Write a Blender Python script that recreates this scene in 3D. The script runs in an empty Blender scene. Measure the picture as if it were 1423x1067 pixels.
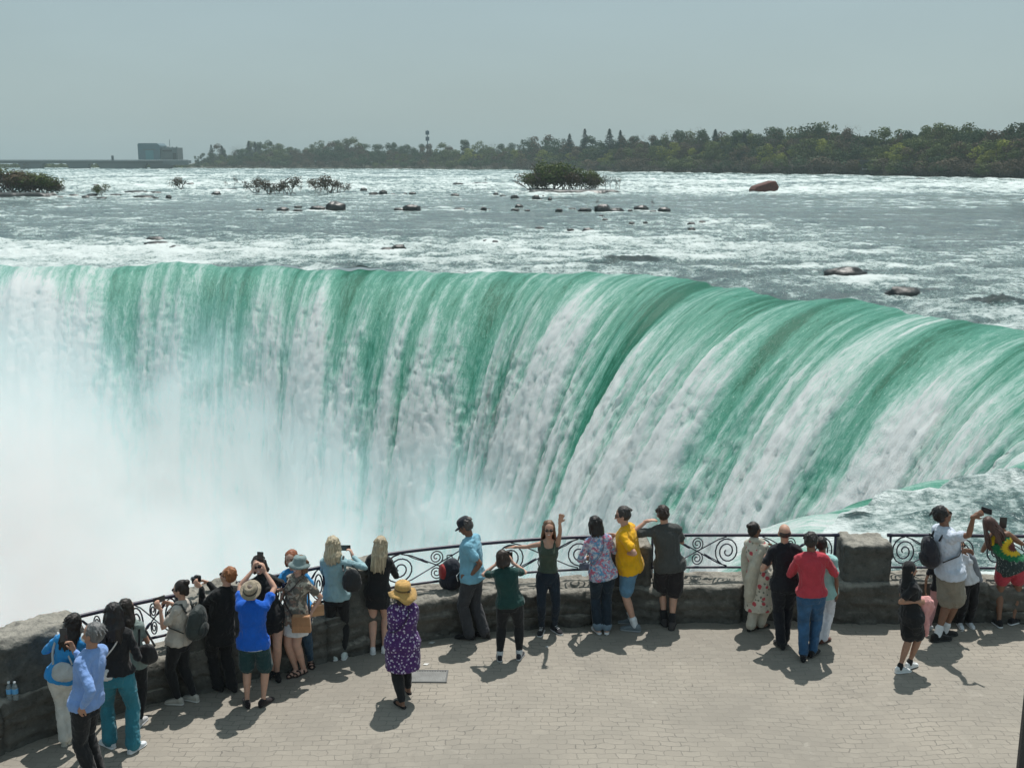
import bpy, math, random
import numpy as np
from mathutils import Vector, Matrix, Quaternion
random.seed(11); RNG = np.random.RandomState(5)
SC = bpy.context.scene; COL = SC.collection
R = math.radians
CAMH = 6.4; FPX = 1500.0; YH = 224.0; WZ = -3.6
PITCH = math.atan((533.5-YH)/FPX)

# ---------- camera ----------
cam = bpy.data.cameras.new('camera'); camo = bpy.data.objects.new('camera', cam); COL.objects.link(camo)
camo.location = (0, 0, CAMH); camo.rotation_euler = (math.pi/2-PITCH, 0, 0)
cam.sensor_width = 36; cam.lens = FPX*36/1423; cam.clip_start = .1; cam.clip_end = 6000
SC.camera = camo
def ray(px, py):
    x = (px-711.5)/FPX; y = (533.5-py)/FPX
    c, s = math.cos(PITCH), math.sin(PITCH)
    return Vector((x, c+y*s, y*c-s))          # per unit of camera depth
def onz(px, py, z=0.):                          # the point of the pixel's ray at height z
    d = ray(px, py); t = (z-CAMH)/d.z
    return Vector((0, 0, CAMH))+d*t
def ony(px, py, Y):                             # ... at distance Y
    d = ray(px, py); return Vector((0, 0, CAMH))+d*(Y/d.y)

# ---------- numpy noise ----------
_perm = RNG.permutation(256); _perm = np.concatenate([_perm, _perm, _perm]).astype(np.int64)
_g = RNG.normal(size=(256, 3)); _g /= np.linalg.norm(_g, axis=1)[:, None]
def perlin(p):
    p = np.asarray(p, dtype=np.float64); i = np.floor(p).astype(np.int64); f = p-i; i &= 255
    u = f*f*f*(f*(f*6-15)+10); out = 0
    for dx in (0, 1):
        for dy in (0, 1):
            for dz in (0, 1):
                h = _perm[_perm[_perm[i[:, 0]+dx]+i[:, 1]+dy]+i[:, 2]+dz]
                g = _g[h]; w = np.abs(1-dx-u[:, 0])*np.abs(1-dy-u[:, 1])*np.abs(1-dz-u[:, 2])
                out = out+w*(g[:, 0]*(f[:, 0]-dx)+g[:, 1]*(f[:, 1]-dy)+g[:, 2]*(f[:, 2]-dz))
    return out*1.6
def fbm(p, o=4, lac=2.03, gain=.5):
    a = 1; s = 0; p = np.array(p, dtype=np.float64)
    for k in range(o):
        s = s+a*perlin(p+k*17.3); p = p*lac; a *= gain
    return s
def sstep(a, b, x):
    t = np.clip((x-a)/(b-a), 0, 1); return t*t*(3-2*t)

# ---------- object helpers ----------
def link(name, me, mat=None, parent=None, smooth=False):
    o = bpy.data.objects.new(name, me); COL.objects.link(o)
    if parent is not None: o.parent = parent
    if mat is not None:
        for m in (mat if isinstance(mat, (list, tuple)) else [mat]): me.materials.append(m)
    if smooth: me.polygons.foreach_set('use_smooth', [True]*len(me.polygons))
    return o
def tag(o, label=None, cat=None, group=None, kind=None):
    if label: o['label'] = label
    if cat: o['category'] = cat
    if group: o['group'] = group
    if kind: o['kind'] = kind
    return o
def empty(name, loc=(0, 0, 0), rz=0, label=None, cat=None, group=None):
    o = bpy.data.objects.new(name, None); COL.objects.link(o); o.location = loc; o.rotation_euler = (0, 0, rz)
    o.empty_display_size = .1
    return tag(o, label, cat, group)
def mesh_np(name, v, f):
    me = bpy.data.meshes.new(name); v = np.asarray(v, dtype=np.float32)
    if isinstance(f, np.ndarray):
        n, k = f.shape
        me.vertices.add(len(v)); me.vertices.foreach_set('co', v.ravel())
        me.loops.add(n*k); me.loops.foreach_set('vertex_index', f.astype(np.int32).ravel())
        me.polygons.add(n); me.polygons.foreach_set('loop_start', np.arange(0, n*k, k, dtype=np.int32))
        me.polygons.foreach_set('loop_total', np.full(n, k, dtype=np.int32)); me.update(calc_edges=True)
    else:
        me.from_pydata([tuple(map(float, a)) for a in v], [], f); me.update()
    return me
def grid_faces(nu, nv):
    i = np.arange(nu-1)[:, None]*nv+np.arange(nv-1)[None, :]
    i = i.ravel(); return np.stack([i, i+nv, i+nv+1, i+1], 1)
def attr(me, name, vals):
    a = me.attributes.new(name, 'FLOAT', 'POINT'); a.data.foreach_set('value', np.asarray(vals, dtype=np.float32).ravel())
def vattr(me, name, vals):
    a = me.attributes.new(name, 'FLOAT_VECTOR', 'POINT'); a.data.foreach_set('vector', np.asarray(vals, dtype=np.float32).ravel())
class MB:
    """collects pieces (verts, faces) of one mesh"""
    def __init__(s): s.v = []; s.f = []
    def add(s, v, f):
        b = len(s.v); s.v += [tuple(a) for a in v]; s.f += [tuple(b+i for i in q) for q in f]; return s
    def box(s, c, d, M=None, taper=1.):
        hx, hy, hz = d[0]/2, d[1]/2, d[2]/2; v = []
        for z in (-1, 1):
            t = taper if z > 0 else 1
            for x, y in ((-1, -1), (1, -1), (1, 1), (-1, 1)): v.append(Vector((x*hx*t, y*hy*t, z*hz)))
        v = [((M @ a) if M is not None else a)+Vector(c) for a in v]
        return s.add(v, [(3, 2, 1, 0), (4, 5, 6, 7), (0, 1, 5, 4), (1, 2, 6, 5), (2, 3, 7, 6), (3, 0, 4, 7)])
    def tube(s, pts, r, n=8, cap=True):
        v, f = tube(pts, r, n, cap); return s.add(v, f)
    def ell(s, c, r, M=None, n=12, m=8):
        v, f = ell(c, r, M, n, m); return s.add(v, f)
    def build(s, name, mat=None, parent=None, smooth=False, bevel=0):
        me = bpy.data.meshes.new(name); me.from_pydata(s.v, [], s.f); me.update()
        o = link(name, me, mat, parent, smooth)
        if bevel:
            m = o.modifiers.new('b', 'BEVEL'); m.width = bevel; m.segments = 2; m.limit_method = 'ANGLE'
            me2 = realize(o); o.modifiers.clear(); o.data = me2
        return o
def realize(o):
    dg = bpy.context.evaluated_depsgraph_get(); dg.update()
    return bpy.data.meshes.new_from_object(o.evaluated_get(dg), preserve_all_data_layers=True, depsgraph=dg)
def tube(pts, r, n=8, cap=True, flat=None):
    pts = [Vector(p) for p in pts]; m = len(pts)
    r = list(r) if hasattr(r, '__len__') else [r]*m
    v = []; f = []; up = None
    for i, p in enumerate(pts):
        t = (pts[min(i+1, m-1)]-pts[max(i-1, 0)]).normalized()
        if up is None:
            up = Vector((0, 0, 1)) if abs(t.z) < .9 else Vector((0, 1, 0))
        a = t.cross(up)
        if a.length < 1e-4: a = t.orthogonal()
        a.normalize(); b = a.cross(t); up = b
        for k in range(n):
            w = 2*math.pi*k/n
            rr = r[i]
            if isinstance(rr, (tuple, list)): v.append(p+a*math.cos(w)*rr[0]+b*math.sin(w)*rr[1])
            else: v.append(p+(a*math.cos(w)+b*math.sin(w))*rr)
    for i in range(m-1):
        for k in range(n):
            f.append((i*n+k, i*n+(k+1) % n, (i+1)*n+(k+1) % n, (i+1)*n+k))
    if cap: f.append(tuple(range(n))[::-1]); f.append(tuple((m-1)*n+k for k in range(n)))
    return v, f
def ell(c, r, M=None, n=12, m=8):
    c = Vector(c); v = [Vector((0, 0, r[2]))]; f = []
    for i in range(1, m):
        a = math.pi*i/m
        for k in range(n):
            w = 2*math.pi*k/n; v.append(Vector((r[0]*math.sin(a)*math.cos(w), r[1]*math.sin(a)*math.sin(w), r[2]*math.cos(a))))
    v.append(Vector((0, 0, -r[2])))
    for k in range(n): f.append((0, 1+k, 1+(k+1) % n))
    for i in range(m-2):
        for k in range(n):
            a = 1+i*n; f.append((a+k, a+n+k, a+n+(k+1) % n, a+(k+1) % n))
    L = len(v)-1; a = 1+(m-2)*n
    for k in range(n): f.append((a+(k+1) % n, a+k, L))
    return [((M @ q) if M is not None else q)+c for q in v], f
def catmull(P, k=6):
    P = [np.array(p, float) for p in P]; out = []
    Q = [2*P[0]-P[1]]+P+[2*P[-1]-P[-2]]
    for i in range(1, len(Q)-2):
        a, b, c, d = Q[i-1:i+3]
        for t in np.linspace(0, 1, k, endpoint=False):
            out.append(.5*((2*b)+(c-a)*t+(2*a-5*b+4*c-d)*t*t+(3*b-a-3*c+d)*t**3))
    out.append(Q[-2]); return np.array(out)

# ---------- materials ----------
class NT:
    def __init__(s, name):
        s.m = bpy.data.materials.new(name); s.m.use_nodes = True; s.t = s.m.node_tree; s.t.nodes.clear()
        s.out = s.t.nodes.new('ShaderNodeOutputMaterial')
    def n(s, typ, props=None, **inp):
        nd = s.t.nodes.new(typ)
        for k, v in (props or {}).items(): setattr(nd, k, v)
        for k, v in inp.items():
            key = int(k[1:]) if k[0] == 'i' and k[1:].isdigit() else k.replace('_', ' ')
            sk = nd.inputs[key]
            if isinstance(v, bpy.types.NodeSocket): s.t.links.new(v, sk)
            elif v is not None:
                if sk.type == 'RGBA' and len(v) == 3: v = (*v, 1)
                sk.default_value = v
        return nd
    def math(s, op, a, b=None, c=None, clamp=False):
        nd = s.t.nodes.new('ShaderNodeMath'); nd.operation = op; nd.use_clamp = clamp
        for i, v in enumerate((a, b, c)):
            if v is None: continue
            if isinstance(v, bpy.types.NodeSocket): s.t.links.new(v, nd.inputs[i])
            else: nd.inputs[i].default_value = v
        return nd.outputs[0]
    def mix(s, fac, a, b):
        nd = s.t.nodes.new('ShaderNodeMix'); nd.data_type = 'RGBA'
        for sk, v in ((nd.inputs[0], fac), (nd.inputs[6], a), (nd.inputs[7], b)):
            if isinstance(v, bpy.types.NodeSocket): s.t.links.new(v, sk)
            else: sk.default_value = (*v, 1) if hasattr(v, '__len__') and len(v) == 3 else v
        return nd.outputs[2]
    def ramp(s, fac, lo, hi, a=0., b=1.):
        return s.n('ShaderNodeMapRange', {'interpolation_type': 'SMOOTHSTEP'}, Value=fac, From_Min=lo, From_Max=hi, To_Min=a, To_Max=b).outputs[0]
    def coord(s, kind='Object'): return s.n('ShaderNodeTexCoord').outputs[kind]
    def scale(s, v, sc):
        return s.n('ShaderNodeMapping', Vector=v, Scale=sc).outputs[0]
    def noise(s, v, scale, detail=4, rough=.55, dist=0.):
        return s.n('ShaderNodeTexNoise', Vector=v, Scale=scale, Detail=detail, Roughness=rough, Distortion=dist).outputs[0]
    def attr(s, name): return s.n('ShaderNodeAttribute', {'attribute_name': name})
    def bump(s, h, st, dist, normal=None): return s.n('ShaderNodeBump', Strength=st, Distance=dist, Height=h, Normal=normal).outputs[0]
    def pbr(s, color, rough=.8, normal=None, metal=0., spec=.5, **kw):
        p = s.n('ShaderNodeBsdfPrincipled', Base_Color=color, Roughness=rough, Metallic=metal, Normal=normal, Specular_IOR_Level=spec, **kw)
        s.t.links.new(p.outputs[0], s.out.inputs[0]); return s.m
_mc = {}
def plain(name, col, rough=.7, metal=0., var=.0, spec=.5, bscale=0, bst=.3):
    key = (name, tuple(col), rough)
    if key in _mc: return _mc[key]
    t = NT(name); c = (*col, 1)
    if var:
        nz = t.noise(t.coord(), 6, 5, .6)
        c = t.mix(t.ramp(nz, .3, .7), tuple(x*(1-var) for x in col), tuple(min(1, x*(1+var)) for x in col))
    nm = t.bump(t.noise(t.coord(), bscale, 4), bst, .01) if bscale else None
    _mc[key] = t.pbr(c, rough, nm, metal, spec); return _mc[key]
SUN_E = 4.1; SKYC = (2.95, 3.95, 4.2); EXPO = 0.12; VB = 4; VSTEP = 1.; HAZE = .00011; MISTD = .11; MTOPN = 4.
# boulders: base pixel x, y, width, height in the photograph
BO = [(1184, 383, 62, 13), (1262, 409, 48, 12), (300, 271, 12, 5), (234, 276, 8, 5), (360, 293, 10, 3), (392, 293, 18, 5), (414, 289, 11, 3), (413, 294, 13, 3), (440, 292, 20, 6), (465, 292, 28, 12), (324, 265, 42, 3), (264, 257, 11, 3), (378, 259, 14, 4), (66, 274, 7, 2), (75, 273, 6, 3), (83, 275, 9, 2), (101, 273, 13, 3), (118, 275, 10, 3), (126, 273, 16, 4), (140, 276, 14, 2), (160, 272, 15, 2.5), (186, 268, 30, 3), (215, 269, 16, 3), (198, 274.5, 26, 3), (216, 276, 8, 2), (52, 279, 10, 1.5), (19, 288, 4, 1.5), (93, 287, 12, 1.2), (132, 259, 9, 3),
      (505, 266, 9, 5), (519, 271, 13, 4), (532, 270.5, 12, 6), (546, 271, 6, 2), (563, 270, 5, 2), (573, 270, 10, 3), (636, 257, 15, 3), (668, 257, 25, 3.5), (632, 273, 11, 4), (689, 272, 7, 4.5), (715, 276, 11, 5), (699, 273, 9, 2), (554, 292, 13, 3), (572, 293, 24, 9), (638, 292, 15, 3), (672, 293, 9, 5.5), (680, 292, 4, 2), (721, 289, 11, 5), (716, 293.5, 12, 3.5), (537.5, 349, 18, 5), (554, 346, 18, 6), (750, 318.5, 13, 3), (675, 335, 8, 1.5), (688, 336, 8, 1.5),
      (745, 278, 10, 7), (751, 278, 4, 2.5), (755, 273.5, 3, 2), (764, 279, 6, 4.5), (773, 273, 8, 2), (777, 294, 10, 4), (795, 291, 10, 2), (813, 294, 19, 5), (838, 294, 21, 10.5), (857, 294, 20, 5), (876, 294, 6.5, 3), (892, 292.5, 21, 7), (923, 294, 17, 6), (908, 294, 10, 1.3), (836, 301, 6.5, 2), (841, 306, 8, 2), (878, 311.5, 8, 3), (897, 310.5, 7, 2.5), (961, 311.5, 10, 2.6), (976, 310, 9, 2.8), (962, 319.5, 11, 3), (793, 320, 10, 2), (817, 321.5, 16, 4.5), (213.5, 334, 23, 5), (215, 341, 32, 5), (240, 345, 21, 3.6), (269, 350, 11, 4), (236, 353, 8, 2), (1280, 250.5, 13, 3.2), (1087, 268, 6, 1.5), (1108, 268.5, 6, 1.3), (733, 293, 8, 1.6), (787, 287, 4, 2)]
# ---------- light, sky ----------
SUN_EL = R(67); SUN_AZ = R(18)                 # azimuth to the right of straight ahead (+Y)
SUNV = Vector((math.sin(SUN_AZ)*math.cos(SUN_EL), math.cos(SUN_AZ)*math.cos(SUN_EL), math.sin(SUN_EL)))
sl = bpy.data.lights.new('sun', 'SUN'); sl.energy = SUN_E; sl.angle = R(.55); sl.color = (1, .965, .91)
so = bpy.data.objects.new('sun', sl); COL.objects.link(so); so.rotation_euler = (-SUNV).to_track_quat('-Z', 'Y').to_euler()
so.location = (30, 40, 90)
w = bpy.data.worlds.new('World'); SC.world = w; w.use_nodes = True; t = w.node_tree; t.nodes.clear()
sky = t.nodes.new('ShaderNodeTexSky'); sky.sky_type = 'NISHITA'; sky.sun_disc = False
sky.sun_elevation = SUN_EL; sky.sun_rotation = SUN_AZ; sky.dust_density = 3.; sky.air_density = 1.2; sky.altitude = 150
bg = t.nodes.new('ShaderNodeBackground'); bg.inputs[1].default_value = .11
mx = t.nodes.new('ShaderNodeMix'); mx.data_type = 'RGBA'; mx.inputs[0].default_value = .8
# a thin veil of cloud over the sky, a little uneven
tc = t.nodes.new('ShaderNodeTexCoord'); mp = t.nodes.new('ShaderNodeMapping'); mp.inputs[3].default_value = (1, 1, 4); cn = t.nodes.new('ShaderNodeTexNoise'); cn.inputs['Scale'].default_value = 2.2; cn.inputs['Detail'].default_value = 5; cn.inputs['Roughness'].default_value = .5
cm_ = t.nodes.new('ShaderNodeMix'); cm_.data_type = 'RGBA'; t.links.new(tc.outputs[0], mp.inputs[0]); t.links.new(mp.outputs[0], cn.inputs[0]); t.links.new(cn.outputs[0], cm_.inputs[0])
cm_.inputs[6].default_value = (*[x*.82 for x in SKYC], 1); cm_.inputs[7].default_value = (*[x*1.12 for x in SKYC], 1); t.links.new(cm_.outputs[2], mx.inputs[7])
ou = t.nodes.new('ShaderNodeOutputWorld')
t.links.new(sky.outputs[0], mx.inputs[6]); t.links.new(mx.outputs[2], bg.inputs[0]); t.links.new(bg.outputs[0], ou.inputs[0])
SC.view_settings.view_transform = 'Standard'; SC.view_settings.look = 'None'; SC.view_settings.exposure = EXPO
SC.view_settings.gamma = 1; SC.view_settings.use_curve_mapping = False
SC.render.engine = 'CYCLES'
cy = SC.cycles; cy.use_denoising = True; cy.volume_bounces = VB; cy.max_bounces = 8; cy.diffuse_bounces = 3; cy.glossy_bounces = 3
cy.transparent_max_bounces = 24; cy.volume_step_rate = VSTEP; cy.volume_max_steps = 256; cy.sample_clamp_indirect = 6; cy.caustics_reflective = False; cy.caustics_refractive = False

# ---------- the brink line ----------
# (top px, top py, low px, low py, dy of the sheet)  far brink from left round the right end to the near lip
ST = [(-620, 361, -640, 760, -16), (-300, 361, -310, 760, -16), (-100, 362, -112, 760, -18), (0, 364, -16, 760, -18), (60, 366, 42, 760, -18), (110, 365, 92, 760, -16), (250, 362, 225, 760, -17),
      (390, 367, 358, 760, -18), (500, 372, 434, 760, -19), (620, 373, 532, 760, -20), (740, 374, 628, 760, -20), (860, 375, 682, 760, -20),
      (960, 383, 742, 760, -19), (1060, 403, 808, 760, -17), (1150, 411, 885, 755, -15), (1240, 420, 985, 740, -14), (1330, 439, 1095, 730, -12),
      (1423, 452, 1215, 700, -9), (1520, 478, 1330, 670, -6), (1590, 522, 1395, 655, -2)]
NEAR = [(1600, 575), (1535, 622), (1423, 650), (1350, 656), (1290, 676), (1240, 684), (1180, 700), (1140, 730), (1095, 772), (1050, 815), (1020, 870)]
bp = []; wv = []
for a in ST:
    P = onz(a[0], a[1], WZ); Q = ony(a[2], a[3], P.y+a[4]); d = WZ-Q.z
    bp.append((P.x, P.y)); wv.append(((Q.x-P.x)/math.sqrt(d), a[4]/math.sqrt(d)))
for i, a in enumerate(NEAR):
    P = onz(a[0], a[1], WZ); k = i/(len(NEAR)-1)
    bp.append((P.x, P.y)); wv.append((-1.9*(1-k)-.7, .1+1.0*k))
ang = np.interp(np.arange(len(bp)), [0, 3, 11, 15, 19, 22, 25, len(bp)-1], [118, 108, 92, 60, 15, -8, -38, -60])
raw = catmull([(*b, *q, a) for b, q, a in zip(bp, wv, ang)], 12)
seg = np.r_[0, np.cumsum(np.hypot(*np.diff(raw[:, :2], axis=0).T))]
NU = int(seg[-1]/.24); uu = np.linspace(0, seg[-1], NU)
BR = np.stack([np.interp(uu, seg, raw[:, k]) for k in range(5)], 1)
ker = np.hanning(31); ker /= ker.sum()
for k in (2, 3, 4): BR[:, k] = np.convolve(np.pad(BR[:, k], 15, 'edge'), ker, 'valid')
BR[:, 0:2] += np.stack([perlin(np.stack([uu*.16, uu*0+3, uu*0], 1))*.7, perlin(np.stack([uu*.13, uu*0+9, uu*0], 1))*1.5+fbm(np.stack([uu*.42, uu*0+19, uu*0], 1), 2)*.55], 1)
LIPZ = .35*perlin(np.stack([uu*.19, uu*0+41, uu*0], 1))+.22*perlin(np.stack([uu*.6, uu*0+47, uu*0], 1))   # the lip is notched
UX = np.interp(uu, seg, np.interp(np.linspace(0, len(bp)-1, len(raw)), np.arange(len(bp)), np.arange(len(bp))))  # station index

# ---------- river sheet upstream of the brink ----------
vv = [0.]; st = .22
while vv[-1] < 1750: vv.append(vv[-1]+st); st = min(st*1.011+.0015, 12)
vv = np.array(vv); NV = len(vv)
A = np.radians(BR[:, 4]); dx, dy = np.cos(A), np.sin(A)
# the near plate must stay in front of the terrace: limit its length
vmax = np.interp(UX, [0, 21, 24, 30], [1e9, 1e9, 60, 12]); V = np.minimum(vv[None, :], vmax[:, None]+np.linspace(0, .5, NV)[None, :])
X = BR[:, 0][:, None]+dx[:, None]*V; Y = BR[:, 1][:, None]+dy[:, None]*V
rx, ry = X.ravel(), Y.ravel(); rv = V.ravel(); ru = np.repeat(uu, NV)
D = np.hypot(rx, ry)
# how broken the water is, by place: rapids in the far belt, a calm pool, white water before the brink
left = sstep(15, -60, rx)
prof = np.interp(ry, [0, 40, 60, 90, 104, 112, 120, 135, 152, 172, 200, 300, 330, 380, 430, 600, 1100, 1500],
                     [.44, .42, .42, .44, .50, .58, .60, .58, .50, .44, .40, .41, .49, .58, .62, .56, .48, .40])
prof += .24*left*sstep(150, 128, ry)*sstep(95, 112, ry)
prof -= .04*sstep(10, 45, rx)*sstep(185, 120, ry)*sstep(70, 90, ry)
big = fbm(np.stack([rx*.018, ry*.012, rx*0], 1), 3)
prof += .22*big
amp = .13+.55*np.clip(prof-.22, 0, 1)+.10*sstep(60, 45, D)
band = fbm(np.stack([rx*.05, ry*.16, rx*0+4], 1), 3)
w1 = fbm(np.stack([rx*.22, ry*.30, rx*0+1.7], 1), 4)
rid = 1-np.abs(fbm(np.stack([rx*.45, ry*.6, rx*0+8], 1), 3))*1.7
w2 = fbm(np.stack([rx*1.3, ry*1.5, rx*0+5], 1), 3)
fadefine = sstep(260, 120, D)
edge = sstep(0, 5, rv)
step = .9*sstep(.0, .5, band)*sstep(300, 380, ry)         # low ledges in the far rapids
zz = WZ+edge*(amp*(.9*w1+.55*(rid-.5))+.10*amp**.5*w2*fadefine+amp*.5*band+step*.8)-(1-edge)**2*.35+.12*w1*(1-edge)+np.repeat(LIPZ, NV)*np.exp(-rv/2.2)
zz += .6*sstep(40, 10, ry)*0
# dark humps where the bed rises just above the brink
HUMP = [(1180, 376, 2.9, 1.0, .25), (1265, 403, 2.1, .8, .2), (500, 371, 2.6, .9, .35), (395, 368, 1.6, 1., .3), (885, 361, 3.2, 1.2, .45), (232, 367, 3, 1, .3), (1390, 420, 2.4, .8, .5), (1192, 708, .35, .3, .22)]
BUMP = [(1370, 668, 3., 1., .45), (1240, 690, 2.2, .7, .4), (1310, 715, 2.5, .7, .25), (1400, 700, 2.5, .7, .3)]
dark = np.zeros_like(zz)
for a in HUMP:
    P = onz(a[0], a[1], WZ); q = ((rx-P.x)/a[2])**2+((ry-P.y)/a[3])**2
    g = np.exp(-q); zz += a[4]*g*(1+.3*w2); dark = np.maximum(dark, sstep(.12, .6, g+.2*w2*g))
for a in BUMP:
    P = onz(a[0], a[1], WZ); zz += a[4]*np.exp(-((rx-P.x)/a[2])**2-((ry-P.y)/a[3])**2)*(1+.5*w2)
crest = sstep(.1, .9, w1*.7+rid*.6-.15)
foam = prof+.30*(crest-.4)*np.clip(prof*2.2, .2, 1)+.18*band
BP = np.array([[*tuple(onz(b[0], b[1], WZ))[:2], b[2]] for b in BO])
for X_, Y_, W_b in BP:
    rr = W_b/2*Y_/1500; m_ = (np.abs(rx-X_) < rr*6+3)&(np.abs(ry-Y_-rr*.5) < rr*8+6); foam[m_] += .34*np.exp(-((rx[m_]-X_)/(rr*1.5+.4))**2-((ry[m_]-Y_+rr*.8)/(rr*2.2+1.2))**2)
foam = np.where(dark > .0, foam-dark*.45, foam); foam += .10*sstep(55, 40, ry); foam -= .10*sstep(70, 120, D)*sstep(330, 200, D)*sstep(130, 150, ry)
rme = mesh_np('river', np.stack([rx, ry, zz], 1), grid_faces(NU, NV)[:, ::-1].copy())
attr(rme, 'foam', foam); attr(rme, 'dark', dark); vattr(rme, 'flow', np.stack([ru, rv, ru*0], 1))
t = NT('river_water')
P = t.coord(); fo = t.attr('foam').outputs['Fac']; dk = t.attr('dark').outputs['Fac']
n1 = t.noise(t.scale(P, (.55, .42, 1)), 1., 7, .66, .6); n2 = t.noise(t.scale(P, (3.2, 2.4, 3)), 1., 4, .7)
n0 = t.noise(t.scale(P, (.10, .22, 1)), 1., 3, .6)
n3 = t.noise(t.scale(P, (1.6, 5.2, 3)), 1., 5, .65, .4)
val = t.math('ADD', fo, t.math('MULTIPLY', t.math('SUBTRACT', n1, .5), 1.15)); val = t.math('ADD', val, t.math('MULTIPLY', t.math('SUBTRACT', n2, .5), .95))
val = t.math('ADD', val, t.math('MULTIPLY', t.math('SUBTRACT', n0, .5), .55))
val = t.math('ADD', val, t.math('MULTIPLY', t.math('SUBTRACT', n3, .5), .45))
k = t.ramp(val, .36, .86); fl = t.ramp(t.math('ADD', t.noise(t.scale(P, (1.8, 2.6, 3)), 2.2, 4, .75), t.math('MULTIPLY', fo, .12)), .62, .72, 0, .75); k = t.math('MAXIMUM', k, fl); aer = t.ramp(val, .12, .62)
wc = t.mix(aer, (.036, .076, .078), (.15, .245, .23)); wc = t.mix(t.math('MULTIPLY', dk, .85), wc, (.010, .026, .022))
col = t.mix(k, wc, (.64, .71, .70))
hb = t.math('ADD', t.math('MULTIPLY', n3, .6), t.math('MULTIPLY', t.noise(t.scale(P, (2.4, 3.6, 3)), 2.2, 4, .7), .6))
nm = t.bump(hb, .9, .30)
rg = t.math('ADD', t.math('MULTIPLY', k, .6), .13)
t.pbr(col, rg, nm, 0, .5)
tag(link('river', rme, t.m, smooth=True), kind='structure')

# ---------- falling sheet ----------
NS = 210; drop = (np.linspace(0, 1, NS)**1.25)*44.
sq = drop**.42*1.30
FXo, FYo = BR[:, 2][:, None]*sq[None, :], BR[:, 3][:, None]*sq[None, :]
fx = (BR[:, 0][:, None]+FXo).ravel(); fy = (BR[:, 1][:, None]+FYo).ravel(); fz = (WZ-.35-drop[None, :]+LIPZ[:, None]*np.exp(-drop/2.5)[None, :]).ravel()
fu = np.repeat(uu, NS); fd = np.tile(drop, NU); arc = np.tile(np.sqrt(drop)*2.6, NU)+fd*.45
wl = np.hypot(BR[:, 2], BR[:, 3]); ox, oy = np.repeat(BR[:, 2]/wl, NS), np.repeat(BR[:, 3]/wl, NS)
g = sstep(0, 14, fd)
# broad columns that start at the brink, split into cords and break up on the way down
wob = .35*perlin(np.stack([fu*.3, arc*.09, fu*0+31], 1))
fl = perlin(np.stack([fu*.20+wob*.3, arc*.012, fu*0], 1)); co = perlin(np.stack([fu*.62+wob, arc*.035, fu*0+3], 1)); fi = perlin(np.stack([fu*1.9+co*.5, arc*.10, fu*0+7], 1))
wq = .5*fbm(np.stack([fu*.7, arc*.3, fu*0+71], 1), 2); bi = 1-np.abs(fbm(np.stack([fu*.75+wob+wq, arc*.15+wq*.5, fu*0+11], 1), 5, 2.15, .6))*1.6; bj = 1-np.abs(fbm(np.stack([fu*2.0+wob, arc*.55+wq, fu*0+23], 1), 4, 2.1, .65))*1.5
edgefoam = np.repeat(np.convolve(foam.reshape(NU, NV)[:, 2:14].mean(1), np.ones(5)/5, 'same'), NS)
press = np.repeat(np.interp(UX, [0, 2, 4, 5.2, 6, 7.2, 7.8, 8.3, 9, 10.3, 11.2, 11.8, 12.6, 13.4, 14.3, 15.2, 16, 17, 18, 19.5, 20.5, 30],
                                [.8, 1., 1., .06, .10, .06, .36, .08, .0, .0, .55, .0, .06, .42, .02, .44, .1, .5, .4, .3, .8, .9]), NS)
white = .38*perlin(np.stack([fu*1.3, fu*0+61, fu*0], 1))*np.exp(-fd/4.)+press*sstep(-1, 3., fd)+.20*sstep(.5, 5, fd)+.62*sstep(1.5, 17, fd)+.62*fl*(1-.25*g)+.50*co*(.5+.5*sstep(0, 5, fd))+.20*fi+(edgefoam-.42)*1.1*np.exp(-fd/5.)+.30*(bi-.55)*(.2+.8*g)+.16*(bj-.5)*g
wc_ = sstep(.15, .75, white)
dis = sstep(0, 1.5, fd)*(.50*fl+.30*co+.12*fi+.50*wc_)+g*(.30*(bi-.5)+.13*(bj-.5))*(.35+.65*wc_)+.25*(bj-.5)*wc_*sstep(0, 2, fd)*(1-g)
fx = fx+ox*dis*.95; fy = fy+oy*dis*.95; fz = fz+.22*dis*sstep(0, 2, fd)+.10*w1.reshape(NU, NV)[:, 0].repeat(NS)*(1-g)
fz -= 0.
fme = mesh_np('waterfall', np.stack([fx, fy, fz], 1), grid_faces(NU, NS))
attr(fme, 'white', white); vattr(fme, 'flow', np.stack([fu, arc, fd], 1))
t = NT('falling_water')
F = t.attr('flow').outputs['Vector']; wh = t.attr('white').outputs['Fac']
a1 = t.noise(t.scale(F, (2.2, .50, 0)), 1., 8, .70, .9); a2 = t.noise(t.scale(F, (7., 2.0, 0)), 1., 6, .72, .7); a0 = t.noise(t.scale(F, (.9, .12, 0)), 1., 3, .6)
sp = t.noise(t.scale(F, (9., 5., 0)), 1., 3, .75)
val = t.math('ADD', wh, t.math('MULTIPLY', t.math('SUBTRACT', a1, .5), 1.25)); val = t.math('ADD', val, t.math('MULTIPLY', t.math('SUBTRACT', a2, .5), .85)); a3 = t.noise(t.scale(F, (15., 8., 0)), 1., 4, .75)
val = t.math('ADD', val, t.math('MULTIPLY', t.math('SUBTRACT', a0, .5), .5))
val = t.math('ADD', val, t.ramp(sp, .60, .70, 0, .45))
k = t.ramp(val, .26, .86); k1 = t.ramp(val, .02, .46)
gcol = t.mix(t.ramp(val, -.38, .12), (.012, .20, .115), (.12, .46, .33))
col = t.mix(k, t.mix(k1, gcol, (.42, .72, .62)), (.97, .99, .985))
hb = t.math('ADD', t.math('ADD', t.math('MULTIPLY', a1, .6), t.math('MULTIPLY', a2, .45)), t.math('MULTIPLY', a3, .25)); nm = t.bump(hb, .7, .26)
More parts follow.
